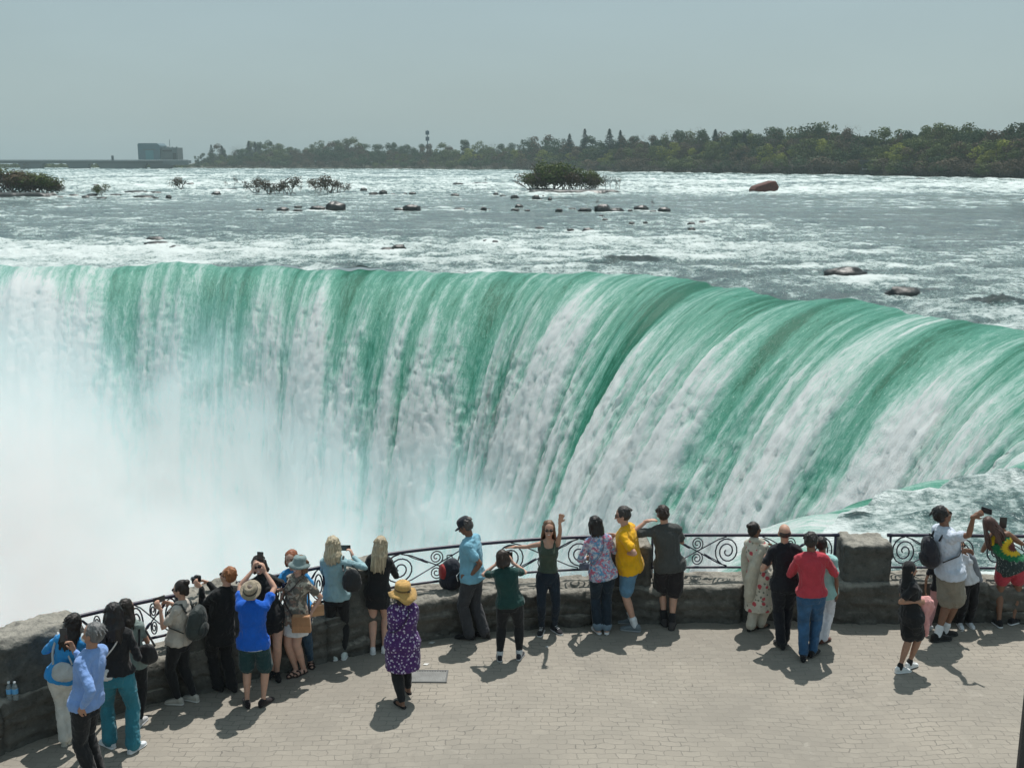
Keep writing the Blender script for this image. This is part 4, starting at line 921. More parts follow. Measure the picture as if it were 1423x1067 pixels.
        if P2:
            m = MB(); m.add(*lat(P2, wob=.35 if hk == 'straw' else .1)); ho = m.build('hat', hmat, e, True)
            if hk == 'fedora' or hk == 'straw': m = MB(); m.add(*lat([(a_*(1.22 if hk == 'straw' else 1), z_) for a_, z_ in ((.0515, -.003), (.0535, -.001), (.0525, .013), (.051, .015))])); m.build('hat_band', cm((.04, .035, .03) if hk == 'fedora' else (.16, .10, .04)), ho, True)
            if hk == 'cap':
                v = []; f = []
                for zz2 in (-.006, -.010):
                    for i in range(5):
                        for j in range(9): a = math.pi*(.15+.7*j/8); r_ = .048+.036*i/4*math.sin(a)**.6; v.append(oc+hM @ Vector((r_*math.cos(a)*H, (r_*math.sin(a)*1.15)*H, (zz2-.010*(i/4))*H)))
                for i in range(4):
                    for j in range(8): q = i*9+j; f += [(q, q+1, q+10, q+9), (q+45, q+54, q+55, q+46)]
                for i in range(4): f += [(i*9, i*9+9, i*9+54, i*9+45), (i*9+8, i*9+53, i*9+62, i*9+17)]
                for j in range(8): f += [(36+j, 37+j, 82+j, 81+j), (j, 45+j, 46+j, 1+j)]
                m = MB(); m.add(v, f); m.build('visor', hmat, ho, True)
        if hk == 'hijab':
            vox([ell(hf(0, -.012, .948), (.052*H, .058*H, .058*H), HR, 18, 12), limb([hf(0, -.02, .92), tf(0, -.012, .85), tf(0, -.004, .80)], [.044*H, .046*H, .075*H], 4, 16), ell(hf(0, .012, .878), (.034*H, .034*H, .020*H), HR)], 'headscarf', .009, 2, e, cm(hc), .003, sd)
    bpy.context.view_layer.update()
    info = dict(root=e, H=H, tf=tf, hf=hf, TF=TF, HR=HR, hip=hip, sh=sh, el=el, wr=wr_, hd=hd, w=w, ring=ringat, f=f_, an=an, kn=kn, loc=loc, Rz=Rz, cm=cm)
    info['W'] = lambda p: Rz @ Vector(p)+Vector((root.x, root.y, 0)); info['ry'] = root.y
    return info
BLK = (.014, .015, .017)
PH = plain('phone_black', (.012, .013, .015), .25); SCRN = plain('phone_glass', (.03, .035, .04), .08); RIM = plain('phone_rim', (.12, .12, .13), .3, .8)
def phone(I, px, py, dy, label, face=0., roll=0., pitch=0., size=(.076, .155), cat='phone', col=PH):
    P = ony(px, py, I['ry']+dy); e = empty('phone', P, 0, label, cat); e.rotation_mode = 'XYZ'; e.rotation_euler = (R(pitch), R(roll), R(face))
    m = MB(); m.box((0, 0, 0), (size[0], .009, size[1])); m.build('phone_case', col, e, bevel=.003)
    m = MB(); m.box((0, -.0052, 0), (size[0]*.92, .002, size[1]*.93)); m.build('screen', SCRN, e)
    m = MB(); m.box((-size[0]*.22, .006, size[1]*.32), (.026, .005, .03)); m.build('camera_bump', RIM, e, bevel=.001)
    return e
def camera_thing(I, px, py, dy, label, face=0.):
    P = ony(px, py, I['ry']+dy); e = empty('camera', P, R(face), label, 'camera')
    m = MB(); m.box((0, 0, 0), (.12, .045, .075)); m.box((0, 0, .045), (.045, .04, .02)); m.build('camera_body', PH, e, bevel=.006)
    m = MB(); m.tube([(0, .02, -.003), (0, .05, -.003), (0, .075, -.003)], [.031, .029, .027], 16); m.build('lens', RIM, e, True); return e
def band(name, pts, wd, th, mat, parent):
    v, f = tube(pts, [(wd/2, th/2)]*len(pts), 8); m = MB(); m.add(v, f); return m.build(name, mat, parent, True)
def backpack(I, label, col, size=(.30, .17, .42), z=.70, side=0., col2=None, sag=0., straps=True, x=0.):
    H = I['H']; bk = I['ring'](z)[1]
    M = I['TF']; c = I['tf'](x, -bk-size[1]/2/H-.012, z); cw = I['W'](c); e = empty('backpack', cw, 0, label, 'backpack'); Mw = (I['Rz'] @ M)
    e.rotation_euler = Mw.to_euler(); w_, d_, h_ = size
    pcs = [ell((0, 0, 0), (w_*.5, d_*.52, h_*.5), None, 20, 14), ell((0, 0, -h_*.18), (w_*.53, d_*.6, h_*.32), None, 18, 12), ell((0, 0, h_*.22), (w_*.42, d_*.46, h_*.27), None, 18, 12)]
    cmn = cloth_mat('bag_%d_%d_%d' % tuple(int(a*999) for a in col), col, rough=.6); c2 = cloth_mat('bag2_%d' % int((col2 or col)[0]*9999), col2 or tuple(a*.7 for a in col), rough=.6)
    vox(pcs, 'pack_body', .010, 3, e, cmn, .004, z*9)
    vox([ell((0, -d_*.50, -h_*.16), (w_*.36, d_*.20, h_*.22), None, 16, 10)], 'front_pocket', .009, 2, e, c2, .003, 3)
    m = MB(); m.tube([(-.04, d_*.3, h_*.42), (-.035, d_*.25, h_*.53), (.035, d_*.25, h_*.53), (.04, d_*.3, h_*.42)], .009, 8); m.build('carry_handle', c2, e, True)
    if straps:
        inv = Mw.transposed(); 
        for sg in (-1, 1):
            P = [I['tf'](sg*.05+x, -bk-.01, .775), I['tf'](sg*.056, -.03, .842), I['tf'](sg*.062, .022, .832), I['tf'](sg*.070, .072, .765), I['tf'](sg*.082*I['w'], .070, .70), I['tf'](sg*.108*I['w'], .02, .66), I['tf'](sg*.085+x, -bk-.02, .63)]
            band('shoulder_strap', [inv @ (I['W'](p)-cw) for p in P], .045, .012, c2, e)
    return e
def bag(I, label, col, px, py, dy, size=(.26, .10, .22), face=0., strap=None, cat='bag', style='soft', smat=None, roll=0.):
    """strap: list of body frame points (x, y, z in heights) or None"""
    P = ony(px, py, I['ry']+dy); e = empty({'bag': 'shoulder_bag', 'handbag': 'handbag'}.get(cat, 'shoulder_bag'), P, R(face), label, cat); w_, d_, h_ = size
    cmn = cloth_mat('bag_%d_%d_%d' % tuple(int(a*999) for a in col), col, rough=.5)
    if style == 'soft': vox([ell((0, 0, 0), (w_/2, d_/2, h_*.46), None, 18, 12), ell((0, 0, -h_*.15), (w_*.53, d_*.58, h_*.33), None, 18, 12)], 'bag_body', .009, 2, e, cmn, .004, px)
    else:
        m = MB(); m.box((0, 0, 0), (w_, d_, h_), None, .9); m.build('bag_body', cmn, e, bevel=.012)
        m = MB(); m.box((0, -d_*.5, h_*.18), (w_*.94, .008, h_*.55)); m.build('flap', cloth_mat('flap_%d' % int(col[0]*999), tuple(a*.86 for a in col), rough=.5), e, bevel=.003)
    sm = smat or cmn; iv = Matrix.Rotation(-R(face), 3, 'Z')
    if strap:
        pts = [iv @ (I['W'](I['tf'](*p))-P) if not isinstance(p, Vector) else iv @ (p-P) for p in strap]; pts = [Vector((-w_*.42, 0, h_*.35))]+pts+[Vector((w_*.42, 0, h_*.35))]
        band('strap', [Vector(a) for a in catmull([tuple(p) for p in pts], 5)], .024, .008, sm, e)
    else:
        m = MB(); m.tube([(-w_*.28, 0, h_*.42), (-w_*.2, 0, h_*.8), (w_*.2, 0, h_*.8), (w_*.28, 0, h_*.42)], .008, 8); m.build('bag_handle', sm, e, True)
    return e
def seg_sash(I, x0, x1, z0=.62):
    """a strap that crosses the back from shoulder x0 to hip x1"""
    r = I['ring']; b1 = r(.70)[1]+.018; w = I['w']
    return [(x1*1.02, -.04, z0+.01), (x1*.6+x0*.4, -b1-.004, .68), (x0*.8+x1*.2, -b1+.004, .76), (x0, -.028, .832), (x0*1.02, .03, .822), (x0*.6+x1*.4, b1+.028, .735), (x1*.7+x0*.3, b1+.02, .66), (x1*1.04, .03, z0)]
PEOPLE = []
def add(*a, **k): I = person(*a, **k); PEOPLE.append(I); return I
W_ = (.72, .74, .76)
def only(n): return ONLY is None or n in ONLY
ONLY = globals().get('ONLY')
# 1 woman in bright blue at the far left
if only(1):
    I = add('woman in a bright blue top and cream trousers beside the big left pillar, back turned', [(91, 1031), (99, 1028)], (106, 853), 8, 'f', .95, hyaw=-35, L=dict(p=(86, 893, 0.33), wpole=(-.8, -.3, -.6)), Rr=dict(p=(112, 893, .3)), skin='tan', hair=('long', (.016, .012, .010), .765),
        top=('long', (.03, .27, .62), dict(hem=.49, flare=.022, off=.014)), bottom=('trousers', (.62, .60, .55), dict(hem=.040)), shoes=('shoe', (.50, .47, .40), (.5, .48, .42)))
    bag(I, 'pale grey slouchy shoulder bag on the arm of the woman in bright blue', (.42, .44, .44), 88, 933, -.16, (.25, .10, .24), 0, [(-.09, -.05, .72), (-.085, -.02, .83), (-.085, .03, .80)])
# 2 grey haired man
if only(2):
    I = add('grey haired man in a light blue shirt with a white face mask raising a phone', [(126, 1096), (134, 1080)], (131, 865), 76, 'm', .96, hyaw=4, L=dict(p=(111, 990, -.22), curl=.5), Rr=dict(p=(99, 893, .30), hd=(-.35, .2, .9), curl=.9, wpole=(-.3, .2, -1)), skin='tan', hair=('short', (.16, .16, .16)), mask=(.60, .66, .68),
        top=('long', (.19, .32, .62), dict(hem=.50, flare=.012, off=.014, collar=1)), bottom=('trousers', BLK), shoes=('shoe', (.02, .02, .02)))
    phone(I, 88.5, 882, .34, 'dark phone held up by the grey haired man in the light blue shirt', 25)
# 3 woman in teal trousers
if only(3):
    I = add('long haired woman in a black top and teal trousers with a white crossbody strap', [(150, 1036, 55), (190, 1041, -25)], (158, 837), 8, 'f', 1.02, hyaw=-10, L=dict(p=(146, 905, .3)), Rr=dict(p=(186, 905, .3)), skin='tan', hair=('long', (.013, .011, .012), .77),
        top=('long', BLK, dict(hem=.535, flare=.008, off=.012)), bottom=('trousers', (.028, .17, .225), dict(hem=.046, off=.010)), shoes=('laced', (.62, .66, .70), (.75, .75, .75)))
    bag(I, 'white crossbody bag at the hip of the woman in teal trousers', (.62, .60, .57), 152, 936, -.10, (.20, .08, .17), 20, seg_sash(I, .05, -.10, .60))
# 4 woman behind her
if only(4):
    I = add('woman in a grey green shirt half hidden behind the woman in teal trousers', [(185, 1004), (197, 1005)], (175, 832), 0, 'f', 1., hyaw=-20, L=dict(p=(168, 880, .35)), Rr=dict(p=(205, 885, .35)), skin='tan', hair=('long', (.025, .018, .014), .80),
        top=('tee', (.20, .25, .235), dict(hem=.47, flare=.018, off=.014)), bottom=('leggings', BLK), shoes=('shoe', (.5, .5, .5), (.6, .6, .6)))
    bag(I, 'black shoulder bag on the woman in the grey green shirt', (.018, .018, .020), 205, 908, -.12, (.22, .11, .26), 0, [(.09, -.05, .74), (.082, -.01, .835), (.085, .03, .79)])
# 5 woman with the backpack
if only(5):
    I = add('woman in a beige t-shirt with hair bun looking down at her phone', [(243, 978), (266, 973)], (255, 807), 75, 'f', 1.08, hdy=0, hyaw=4, hpitch=-14, L=dict(p=(218, 838, -.10), hd=(-.4, .1, .7), curl=.9, wpole=(.1, -.2, -1)), Rr=dict(p=(229, 836, .16), hd=(-.8, 0, .2), curl=.9, wpole=(.1, .2, -1)), skin='fair', hair=('bun', (.022, .015, .012)), glasses=1,
        top=('tee', (.46, .42, .37), dict(hem=.51, off=.016, sleeve=.40, flare=.01)), bottom=('leggings', BLK), shoes=('shoe', (.45, .42, .37), (.6, .58, .54)))
    backpack(I, 'dark grey backpack on the woman in the beige t-shirt', (.035, .045, .043), (.30, .19, .44), .70)
    phone(I, 221, 833, .05, 'black phone held low by the woman with the hair bun', 75, 90, 25)
# 6 man in black
if only(6):
    I = add('sandy haired man in a long black coat raising a camera with both arms', [(300, 958), (321, 958)], (319, 788), 50, 'm', 1.12, hyaw=22, L=dict(p=(272, 809, .0), hd=(-.5, 0, .5), curl=1., wpole=(0, 0, -1)), Rr=dict(p=(281, 806, .25), hd=(-.7, 0, .3), curl=1., wpole=(0, .2, -1)), skin='fair', hair=('short', (.30, .12, .045)), glasses=1,
        top=('coat', (.011, .012, .013), dict(hem=.40, flare=.014, off=.020)), bottom=('trousers', BLK, dict(hem=.044)), shoes=('shoe', (.015, .015, .015)))
    camera_thing(I, 273, 805, .12, 'black camera raised by the man in the black coat', 60)
# 7 man in royal blue
if only(7):
    I = add('man in a royal blue t-shirt and straw trilby with both arms raised', [(343, 979, 22), (370, 978, -28)], (350, 806), 0, 'm', 1.12, hpitch=22, L=dict(p=(353, 783, .32), hd=(.2, .1, 1), curl=.8, wpole=(-1, -.1, -.6)), Rr=dict(p=(366, 785, .32), hd=(-.2, .1, 1), curl=.8, wpole=(1, -.1, -.6)), skin='fair', hair=('short', (.12, .09, .07)), hat=('fedora', (.32, .27, .20), 14),
        top=('tee', (.006, .10, .50), dict(hem=.475, off=.014, sleeve=.34, trim=(.45, .52, .6))), bottom=('shorts', (.012, .045, .050), dict(len=.46, hem=.060)), shoes=('shoe', (.018, .014, .016)))
    phone(I, 361.5, 775, .40, 'black phone held overhead by the man in royal blue', 0, 4, 0)
# 8 woman in the black dress
if only(8):
    I = add('pale legged woman in a black dress behind the man in royal blue', [(386, 943, 200), (377, 941, 160)], (357, 773), 180, 'f', .95, Rr=dict(p=(362, 850, -.1)), L=dict(p=(384, 848, 0)), skin='light', hair=('bob', (.03, .02, .016)), glasses=1, smile=True,
        top=('tee', BLK, dict(hem=.40, flare=.030, name='dress', neck=(.014, .015, .017))), shoes=('shoe', (.014, .014, .015)))
# 9 red haired woman
if only(9):
    I = add('auburn haired woman in a blue top facing the camera behind the grey bucket hat', [(432, 925, 200), (402, 926, 150)], (404, 765), 170, 'f', 1.1, Rr=dict(p=(397, 816, -.22), curl=1., wpole=(-1, .3, -1)), L=dict(p=(408, 818, -.2), curl=1., wpole=(1, .2, -1)), skin='light', hair=('bob', (.30, .10, .045)), smile=True,
        top=('tee', (.03, .25, .56), dict(hem=.49, flare=.02, off=.015)), bottom=('jeans', (.035, .07, .11)), shoes=('sandal', (.03, .02, .02)))
    phone(I, 400, 813, -.27, 'small dark phone in the hands of the auburn haired woman', 180, 90)
# 10 woman in bucket hat
if only(10):
    I = add('woman in a grey bucket hat, patterned shirt, white skirt and sandals', [(418, 937, 140), (408, 938, 150)], (417, 773), 150, 'f', 1.08, L=dict(p=(427, 860, -.08), curl=.8), Rr=dict(p=(404, 845, -.05), curl=.4), skin='light', hair=('bob', (.22, .12, .07)), hat=('bucket', (.19, .26, .26)), smile=True,
        top=('tee', (.3, .3, .3), dict(hem=.44, flare=.030, pat='camo', off=.014, sleeve=.38)), bottom=('skirt', (.66, .67, .67), dict(z=.365, r=(.112, .09))), shoes=('sandal', (.05, .032, .028)))
    bag(I, 'tan leather handbag held by the woman in the grey bucket hat', (.42, .22, .11), 419, 866, -.20, (.24, .09, .22), 0, [(.06, .08, .66), (-.02, .085, .76), (-.052, .0, .838), (-.07, -.05, .74)], 'handbag', 'box', cloth_mat('strap_tan', (.06, .045, .04)))
    bag(I, 'second tan bag showing behind the elbow of the woman in the bucket hat', (.50, .30, .17), 441, 847, .12, (.17, .07, .15), 20, None, 'handbag', 'box')
# 11 blonde in denim jacket
if only(11):
    I = add('blonde woman in a pale denim jacket holding a phone out to the right', [(461, 914, 40), (480, 912, -5)], (462, 745), -4, 'f', .92, L=dict(p=(462, 768, .42), hd=(.4, .3, .9), wpole=(-.25, .2, -1), curl=.7), Rr=dict(p=(487, 764, .22), hd=(-.35, .2, .9), curl=1., wpole=(1, -.2, -.5)), skin='light', hair=('long', (.50, .42, .29), .81),
        top=('long', (.27, .42, .46), dict(hem=.50, off=.018, flare=.014, name='jacket', collar=1)), bottom=('leggings', BLK), shoes=('shoe', (.60, .66, .64), (.78, .78, .78)))
    phone(I, 479, 761, .25, 'dark phone held sideways by the blonde woman in the denim jacket', 0, 90)
    bag(I, 'black bag hanging from the right shoulder of the blonde in the denim jacket', (.02, .022, .024), 489, 806, -.16, (.24, .13, .34), 0, [(.08, -.06, .77), (.078, -.01, .845), (.085, .04, .79)])
# 12 long blonde hair
if only(12):
    I = add('woman with long wavy blonde hair in a short black dress at the railing', [(518, 905, 10), (536, 903, -10)], (530, 745), -6, 'f', 1.06, L=dict(p=(516, 795, 0.40), wpole=(-.5, -.3, -1)), Rr=dict(p=(548, 795, 0.40), wpole=(.5, -.3, -1)), skin='light', hair=('long', (.47, .385, .26), .72),
        top=('long', BLK, dict(hem=.40, off=.018, flare=.022, name='dress')), shoes=('shoe', (.66, .67, .68), (.75, .75, .75)))
# 13 purple dress
if only(13):
    I = add('woman in a purple speckled dress and yellow straw hat walking across the paving', [(556, 981, 40), (566, 966, 25, .045)], (560, 811), 18, 'f', 1.62, hyaw=8, hpitch=-4, L=dict(p=(547, 868, 0.42), wpole=(-.6, -.3, -1)), Rr=dict(p=(572, 868, 0.42), wpole=(.6, -.3, -1)), skin='brown', hair=('bob', (.02, .016, .014)), hat=('straw', (.54, .33, .11), 8),
        top=('long', (.065, .022, .12), dict(hem=.30, off=.026, flare=.030, pat='speckle', name='dress', sleeve=.62)), bottom=('leggings', BLK), shoes=('flat', (.014, .013, .014)))
    b = bag(I, 'black crossbody bag carried in front by the woman in purple', (.015, .013, .018), 549, 868, .30, (.20, .08, .16), 20, seg_sash(I, .045, -.10, .62))
# 14 man with cap
if only(14):
    I = add('man in a dark cap, light blue polo shirt and grey trousers reading at the wall', [(647, 888, 80), (669, 885, 60)], (652, 741), 68, 'm', 1.1, Hh=1.74, hdy=0, hyaw=8, hpitch=-22, L=dict(p=(643, 801, -.14), hd=(-1, .1, .05), curl=.9, wpole=(.6, -.1, -1)), Rr=dict(p=(641, 800, .12), hd=(-1, 0, .1), curl=.8), skin='brown', hair=('short', (.10, .09, .085)), hat=('cap', (.018, .022, .03), -6), belly=.012,
        top=('tee', (.19, .42, .54), dict(hem=.50, off=.017, flare=.010, sleeve=.40, collar=1)), bottom=('trousers', (.045, .048, .055), dict(hem=.044, off=.014)), shoes=('shoe', (.014, .014, .015)))
    phone(I, 639, 799, -.04, 'white folded paper held by the man in the cap', 60, 70, 0, (.10, .15), 'paper', plain('paper_white', (.7, .72, .72), .7))
# 15 woman in dark green
if only(15):
    I = add('short haired woman in a dark green t-shirt and black leggings taking a photo', [(694, 915, 5), (723, 913, -18)], (697, 764), -4, 'f', 1.32, L=dict(p=(693, 776, .26), hd=(.4, .2, .8), curl=.8, wpole=(-1, -.1, -.7)), Rr=dict(p=(709, 773, .26), hd=(-.3, .2, .8), curl=.9, wpole=(1, -.1, -.7)), skin='light', hair=('bob', (.035, .022, .016), .875),
        top=('tee', (.012, .050, .045), dict(hem=.50, off=.014, sleeve=.36)), bottom=('leggings', (.012, .013, .015)), shoes=('laced', (.022, .024, .034), (.5, .5, .5)), socks=((.5, .52, .54), .14))
    camera_thing(I, 706, 770, .30, 'black compact camera held up by the woman in dark green', 0)
# 16 waving woman
if only(16):
    I = add('smiling woman in an olive tank top raising one arm at the railing', [(773, 878, 215), (752, 880, 165)], (763, 724), 180, 'f', .92, hyaw=0, L=dict(p=(780, 716, -.34), hd=(.2, -.3, 1), curl=.15, spread=1., wpole=(1, 0, -.2), wpn=(0, -1, .1)), Rr=dict(p=(704, 760.5, .42), hd=(-1, .05, -.05), curl=.15, wpole=(0, -.1, -1), wpn=(0, 0, -1)), skin='fair', hair=('long', (.16, .085, .045), .79), glasses=1, smile=True,
        top=('tank', (.055, .075, .055), dict(hem=.565, off=.008, flare=0)), bottom=('jeans', (.012, .020, .032), dict(off=.004, hem=.024, waist=.58)), shoes=('laced', (.018, .018, .022), (.68, .68, .68)), hipdx=.02)
# 17 floral blouse
if only(17):
    I = add('dark haired woman in a pink and blue floral blouse and rolled dark jeans', [(829, 878, 20), (843, 878, -5)], (825, 717), 12, 'f', 1.0, hyaw=12, L=dict(p=(815, 775, 0.33), wpole=(-.7, -.3, -1)), Rr=dict(p=(843, 748, 0.46), wpole=(.6, -.3, -1)), skin='fair', hair=('bob', (.016, .013, .013), .855),
        top=('long', (.4, .4, .5), dict(hem=.475, off=.018, flare=.026, pat='floral', name='blouse')), bottom=('jeans', (.012, .022, .034), dict(len=.93, hem=.040, cuffs=(.16, .22, .28))), shoes=('flat', (.60, .60, .60)))
    bag(I, 'small grey crossbody bag of the woman in the floral blouse', (.15, .18, .24), 812, 786, .24, (.15, .06, .12), 10, seg_sash(I, .05, -.09, .62))
# 18 man in yellow
if only(18):
    I = add('man in a bright yellow polo shirt, blue shorts and sunglasses leaning on the pillar', [(877, 876, 75), (872, 866, 80)], (864, 704), 66, 'm', 1.14, hyaw=14, L=dict(p=(870, 777, -.12), hd=(-.15, 0, -1), curl=.6), Rr=dict(p=(847, 743, .42), hd=(-1, .3, -.1), curl=.3, wpole=(0, 0, -1)), skin='fair', hair=('short', (.045, .04, .038)), glasses=1, belly=.022,
        top=('tee', (.72, .38, .008), dict(hem=.475, off=.018, flare=.016, sleeve=.40, name='polo_shirt', collar=1)), bottom=('shorts', (.10, .21, .32), dict(len=.40, hem=.056)), shoes=('shoe', (.15, .18, .20), (.30, .32, .33)), socks=((.66, .68, .70), .22))
# 19 dark grey shirt
if only(19):
    I = add('man in a dark grey t-shirt and black shorts with a hand at his neck', [(921, 866, 12), (934, 871, -15)], (920, 702), -4, 'm', 1.08, L=dict(p=(907, 722, .02), hd=(1, 0, .25), curl=.4, wpole=(-1, -.2, -.3)), Rr=dict(p=(936, 745, 0.48), wpole=(.6, -.2, -1)), skin='fair', hair=('short', (.035, .022, .018)),
        top=('tee', (.062, .066, .064), dict(hem=.47, off=.018, flare=.014, sleeve=.42)), bottom=('shorts', (.020, .018, .020), dict(len=.46, hem=.072, off=.018)), shoes=('shoe', (.05, .045, .045), (.03, .03, .03)), socks=((.02, .02, .022), .25))
# 20 woman in floral salwar
if only(20):
    I = add('woman in a cream tunic with red flowers and a long cream scarf', [(1046, 875, -50), (1060, 872, -60)], (1047, 725), -48, 'f', 1.28, hyaw=-10, L=dict(p=(1068, 756, .3), curl=.6), Rr=dict(p=(1044, 817, -.15), hd=(.1, 0, -1), curl=.5), skin='brown', hair=('bun', (.018, .014, .012)),
        top=('tee', (.56, .52, .44), dict(hem=.20, off=.018, flare=.036, pat='roses', sleeve=.42, name='tunic')), bottom=('trousers', (.50, .46, .38), dict(hem=.045)), shoes=('flat', (.02, .018, .016)))
    H = I['H']; tf = I['tf']; e = I['root']
    P_ = [limb([tf(-.07, .05, .70), tf(-.062, .04, .80), tf(-.03, -.02, .845), tf(.03, -.035, .845), tf(.066, .0, .835), tf(.07, -.045, .76), tf(.03, -.10, .64), tf(-.02, -.12, .50), tf(-.05, -.13, .35)], [.020*H, .024*H, .024*H, .026*H, .026*H, .034*H, .046*H, .055*H, .050*H], 3, 10)]
    P_ += [limb([tf(-.03, -.02, .845), tf(-.11, -.03, .74), tf(-.12, -.045, .55), tf(-.11, -.05, .33)], [.02*H, .03*H, .04*H, .035*H], 3, 10)]
    P_ += [limb([tf(.05, .03, .56), tf(.03, .05, .40), tf(-.02, .04, .17)], [.065*H, .085*H, .05*H], 3, 12)]
    vox(P_, 'scarf', .011, 2, e, I['cm']((.48, .45, .37)), .006, 4)
# 21 man in black
if only(21):
    I = add('balding man in black clothes, back turned, left of the man in red', [(1083, 898, 10), (1090, 893, -15)], (1090, 728), -4, 'm', 1.10, L=dict(p=(1066, 775, .18), hd=(-.6, .5, .2), wpole=(-.6, -.4, -.6)), Rr=dict(p=(1105, 780, 0.37), wpole=(.6, -.2, -1)), skin='fair', hair=('bald', (.05, .035, .03)),
        top=('tee', (.012, .013, .018), dict(hem=.47, off=.014, sleeve=.36)), bottom=('trousers', (.014, .015, .020), dict(hem=.038)), shoes=('shoe', (.02, .02, .022)))
# 22 man in red
if only(22):
    I = add('man in a red sweater and blue jeans walking toward the railing', [(1116, 915, -15), (1131, 910, -40)], (1127, 739), -6, 'm', 1.06, hyaw=-10, L=dict(p=(1112, 785, 0.40), wpole=(-.8, -.3, -1)), Rr=dict(p=(1150, 788, 0.37), wpole=(.8, -.3, -1)), skin='brown', hair=('short', (.03, .026, .026)),
        top=('long', (.44, .045, .065), dict(hem=.51, off=.016, flare=.004, name='sweater')), bottom=('jeans', (.030, .085, .17), dict(hem=.034, off=.012)), shoes=('shoe', (.014, .014, .016)), hipdx=-.01)
# 23 person behind
if only(23):
    I = add('person in a mint shirt and white trousers mostly hidden behind the man in red', [(1138, 893, -60), (1146, 892, -50)], (1141, 746), -30, 'm', .95, L=dict(p=(1148, 780, .3)), skin='brown', hair=('short', (.02, .016, .015)),
        top=('tee', (.28, .50, .48), dict(hem=.44, off=.018, flare=.02, sleeve=.4)), bottom=('trousers', (.66, .68, .74), dict(hem=.040)), shoes=('shoe', (.10, .035, .025)))
# 24 girl in black
if only(24):
    I = add('young woman in black shorts and headscarf walking with a pink jacket', [(1254, 934, -78), (1266, 928, -60, .01)], (1262, 779), -80, 'f', 1.08, hyaw=-6, hpitch=-8, L=dict(p=(1285, 834, .18), curl=.8), Rr=dict(p=(1283, 836, -.12), hd=(1, 0, 0), curl=.8, wpole=(-.8, 0, -.8)), skin='tan', hair=('none', (.02, .015, .013)), hat=('hijab', (.012, .013, .015)),
        top=('tee', (.012, .013, .015), dict(hem=.45, off=.016, flare=.012, sleeve=.38)), bottom=('shorts', (.011, .012, .014), dict(len=.40, hem=.062, off=.012)), shoes=('laced', (.66, .68, .68), (.78, .78, .78)), socks=((.02, .02, .02), .10))
    P = ony(1285, 838, I['ry']-.02); e = empty('pink_jacket', P, R(20), 'rumpled pink jacket carried by the young woman in black', 'jacket')
    vox([ell((0, 0, .02), (.09, .07, .07)), limb([(0, 0, 0), (.0, .01, -.13), (.03, .01, -.30), (.05, .0, -.42)], [.07, .065, .05, .035], 4, 10), limb([(.03, 0, .0), (.08, -.02, -.06), (.05, -.03, -.15)], [.05, .045, .03], 4, 10), ell((.07, 0, .0), (.06, .05, .04))], 'jacket_cloth', .009, 1, e, cloth_mat('pink', (.62, .30, .29)), .012, 2)
    bag(I, 'small slate blue bag of the young woman carrying the pink jacket', (.09, .17, .21), 1273, 851, -.06, (.17, .08, .20), 15, [(.08, .04, .66), (.05, .06, .76), (-.045, 0, .838), (-.07, -.04, .74)])
# 25 man with selfie arm
if only(25):
    I = add('tall man in a white polo shirt and khaki shorts taking a selfie', [(1307, 890, -75), (1316, 884, -70)], (1309, 701), -82, 'm', 1.04, hyaw=2, hpitch=8, Rr=dict(p=(1363, 713, -.54), hd=(1, 0, .5), curl=.8, wpole=(.1, -.1, -1)), L=dict(p=(1347, 765, .18), curl=.6, wpole=(0, .4, -1)), skin='brown', hair=('short', (.014, .012, .012)), glasses=1, belly=.004,
        top=('tee', (.56, .62, .72), dict(hem=.48, off=.020, flare=.016, sleeve=.40, name='polo_shirt', collar=1)), bottom=('shorts', (.23, .21, .17), dict(len=.45, hem=.070, off=.014)), shoes=('shoe', (.014, .014, .015), (.02, .02, .02)), socks=((.68, .70, .72), .22))
    backpack(I, 'black backpack on the tall man in the white polo shirt', (.022, .022, .030), (.30, .19, .46), .69)
    phone(I, 1371, 709.5, -.52, 'black phone held out by the tall man in the white polo shirt', -60, 90)
    bag(I, 'dark blue tote bag hanging between the tall man and the laughing girl', (.018, .020, .032), 1327, 795, .10, (.24, .14, .36), 0, [(-.06, .07, .70), (-.075, .03, .80), (-.07, -.03, .79)])
# 26 laughing girl
if only(26):
    I = add('laughing girl in a grey cardigan and white t-shirt facing the camera', [(1348, 870, 185), (1334, 871, 175)], (1331, 747), 180, 'f', .95, hpitch=16, hyaw=8, L=dict(p=(1353, 815, .0), curl=.5), Rr=dict(p=(1330, 810, .06), curl=.5), skin='tan', hair=('bob', (.022, .016, .014)), smile=True,
        top=('tee', (.62, .64, .68), dict(hem=.50, off=.008, flare=.004)), bottom=('trousers', (.014, .014, .016), dict(hem=.036)), shoes=('shoe', (.62, .64, .66), (.74, .74, .74)))
    H = I['H']; tf = I['tf']; e = I['root']; P_ = []
    for sg in (-1, 1): P_ += [limb([tf(sg*.05, -.0, .825), tf(sg*.078, .035, .76), tf(sg*.085, .035, .65), tf(sg*.09, .03, .50)], [.024*H, .030*H, .030*H, .030*H], 3, 10), limb([tf(sg*.08, 0, .79), I['sh'][0 if sg < 0 else 1], I['el'][0 if sg < 0 else 1], I['wr'][0 if sg < 0 else 1]], [.035*H, .038*H, .032*H, .026*H], 3, 12)]
    P_ += [limb([tf(-.04, -.05, .80), tf(-.04, -.055, .65), tf(-.045, -.06, .50)], [.045*H]*3, 3, 10), limb([tf(.04, -.05, .80), tf(.04, -.055, .65), tf(.045, -.06, .50)], [.045*H]*3, 3, 10)]
    vox(P_, 'cardigan', .010, 2, e, I['cm']((.19, .21, .24)), .004, 3)
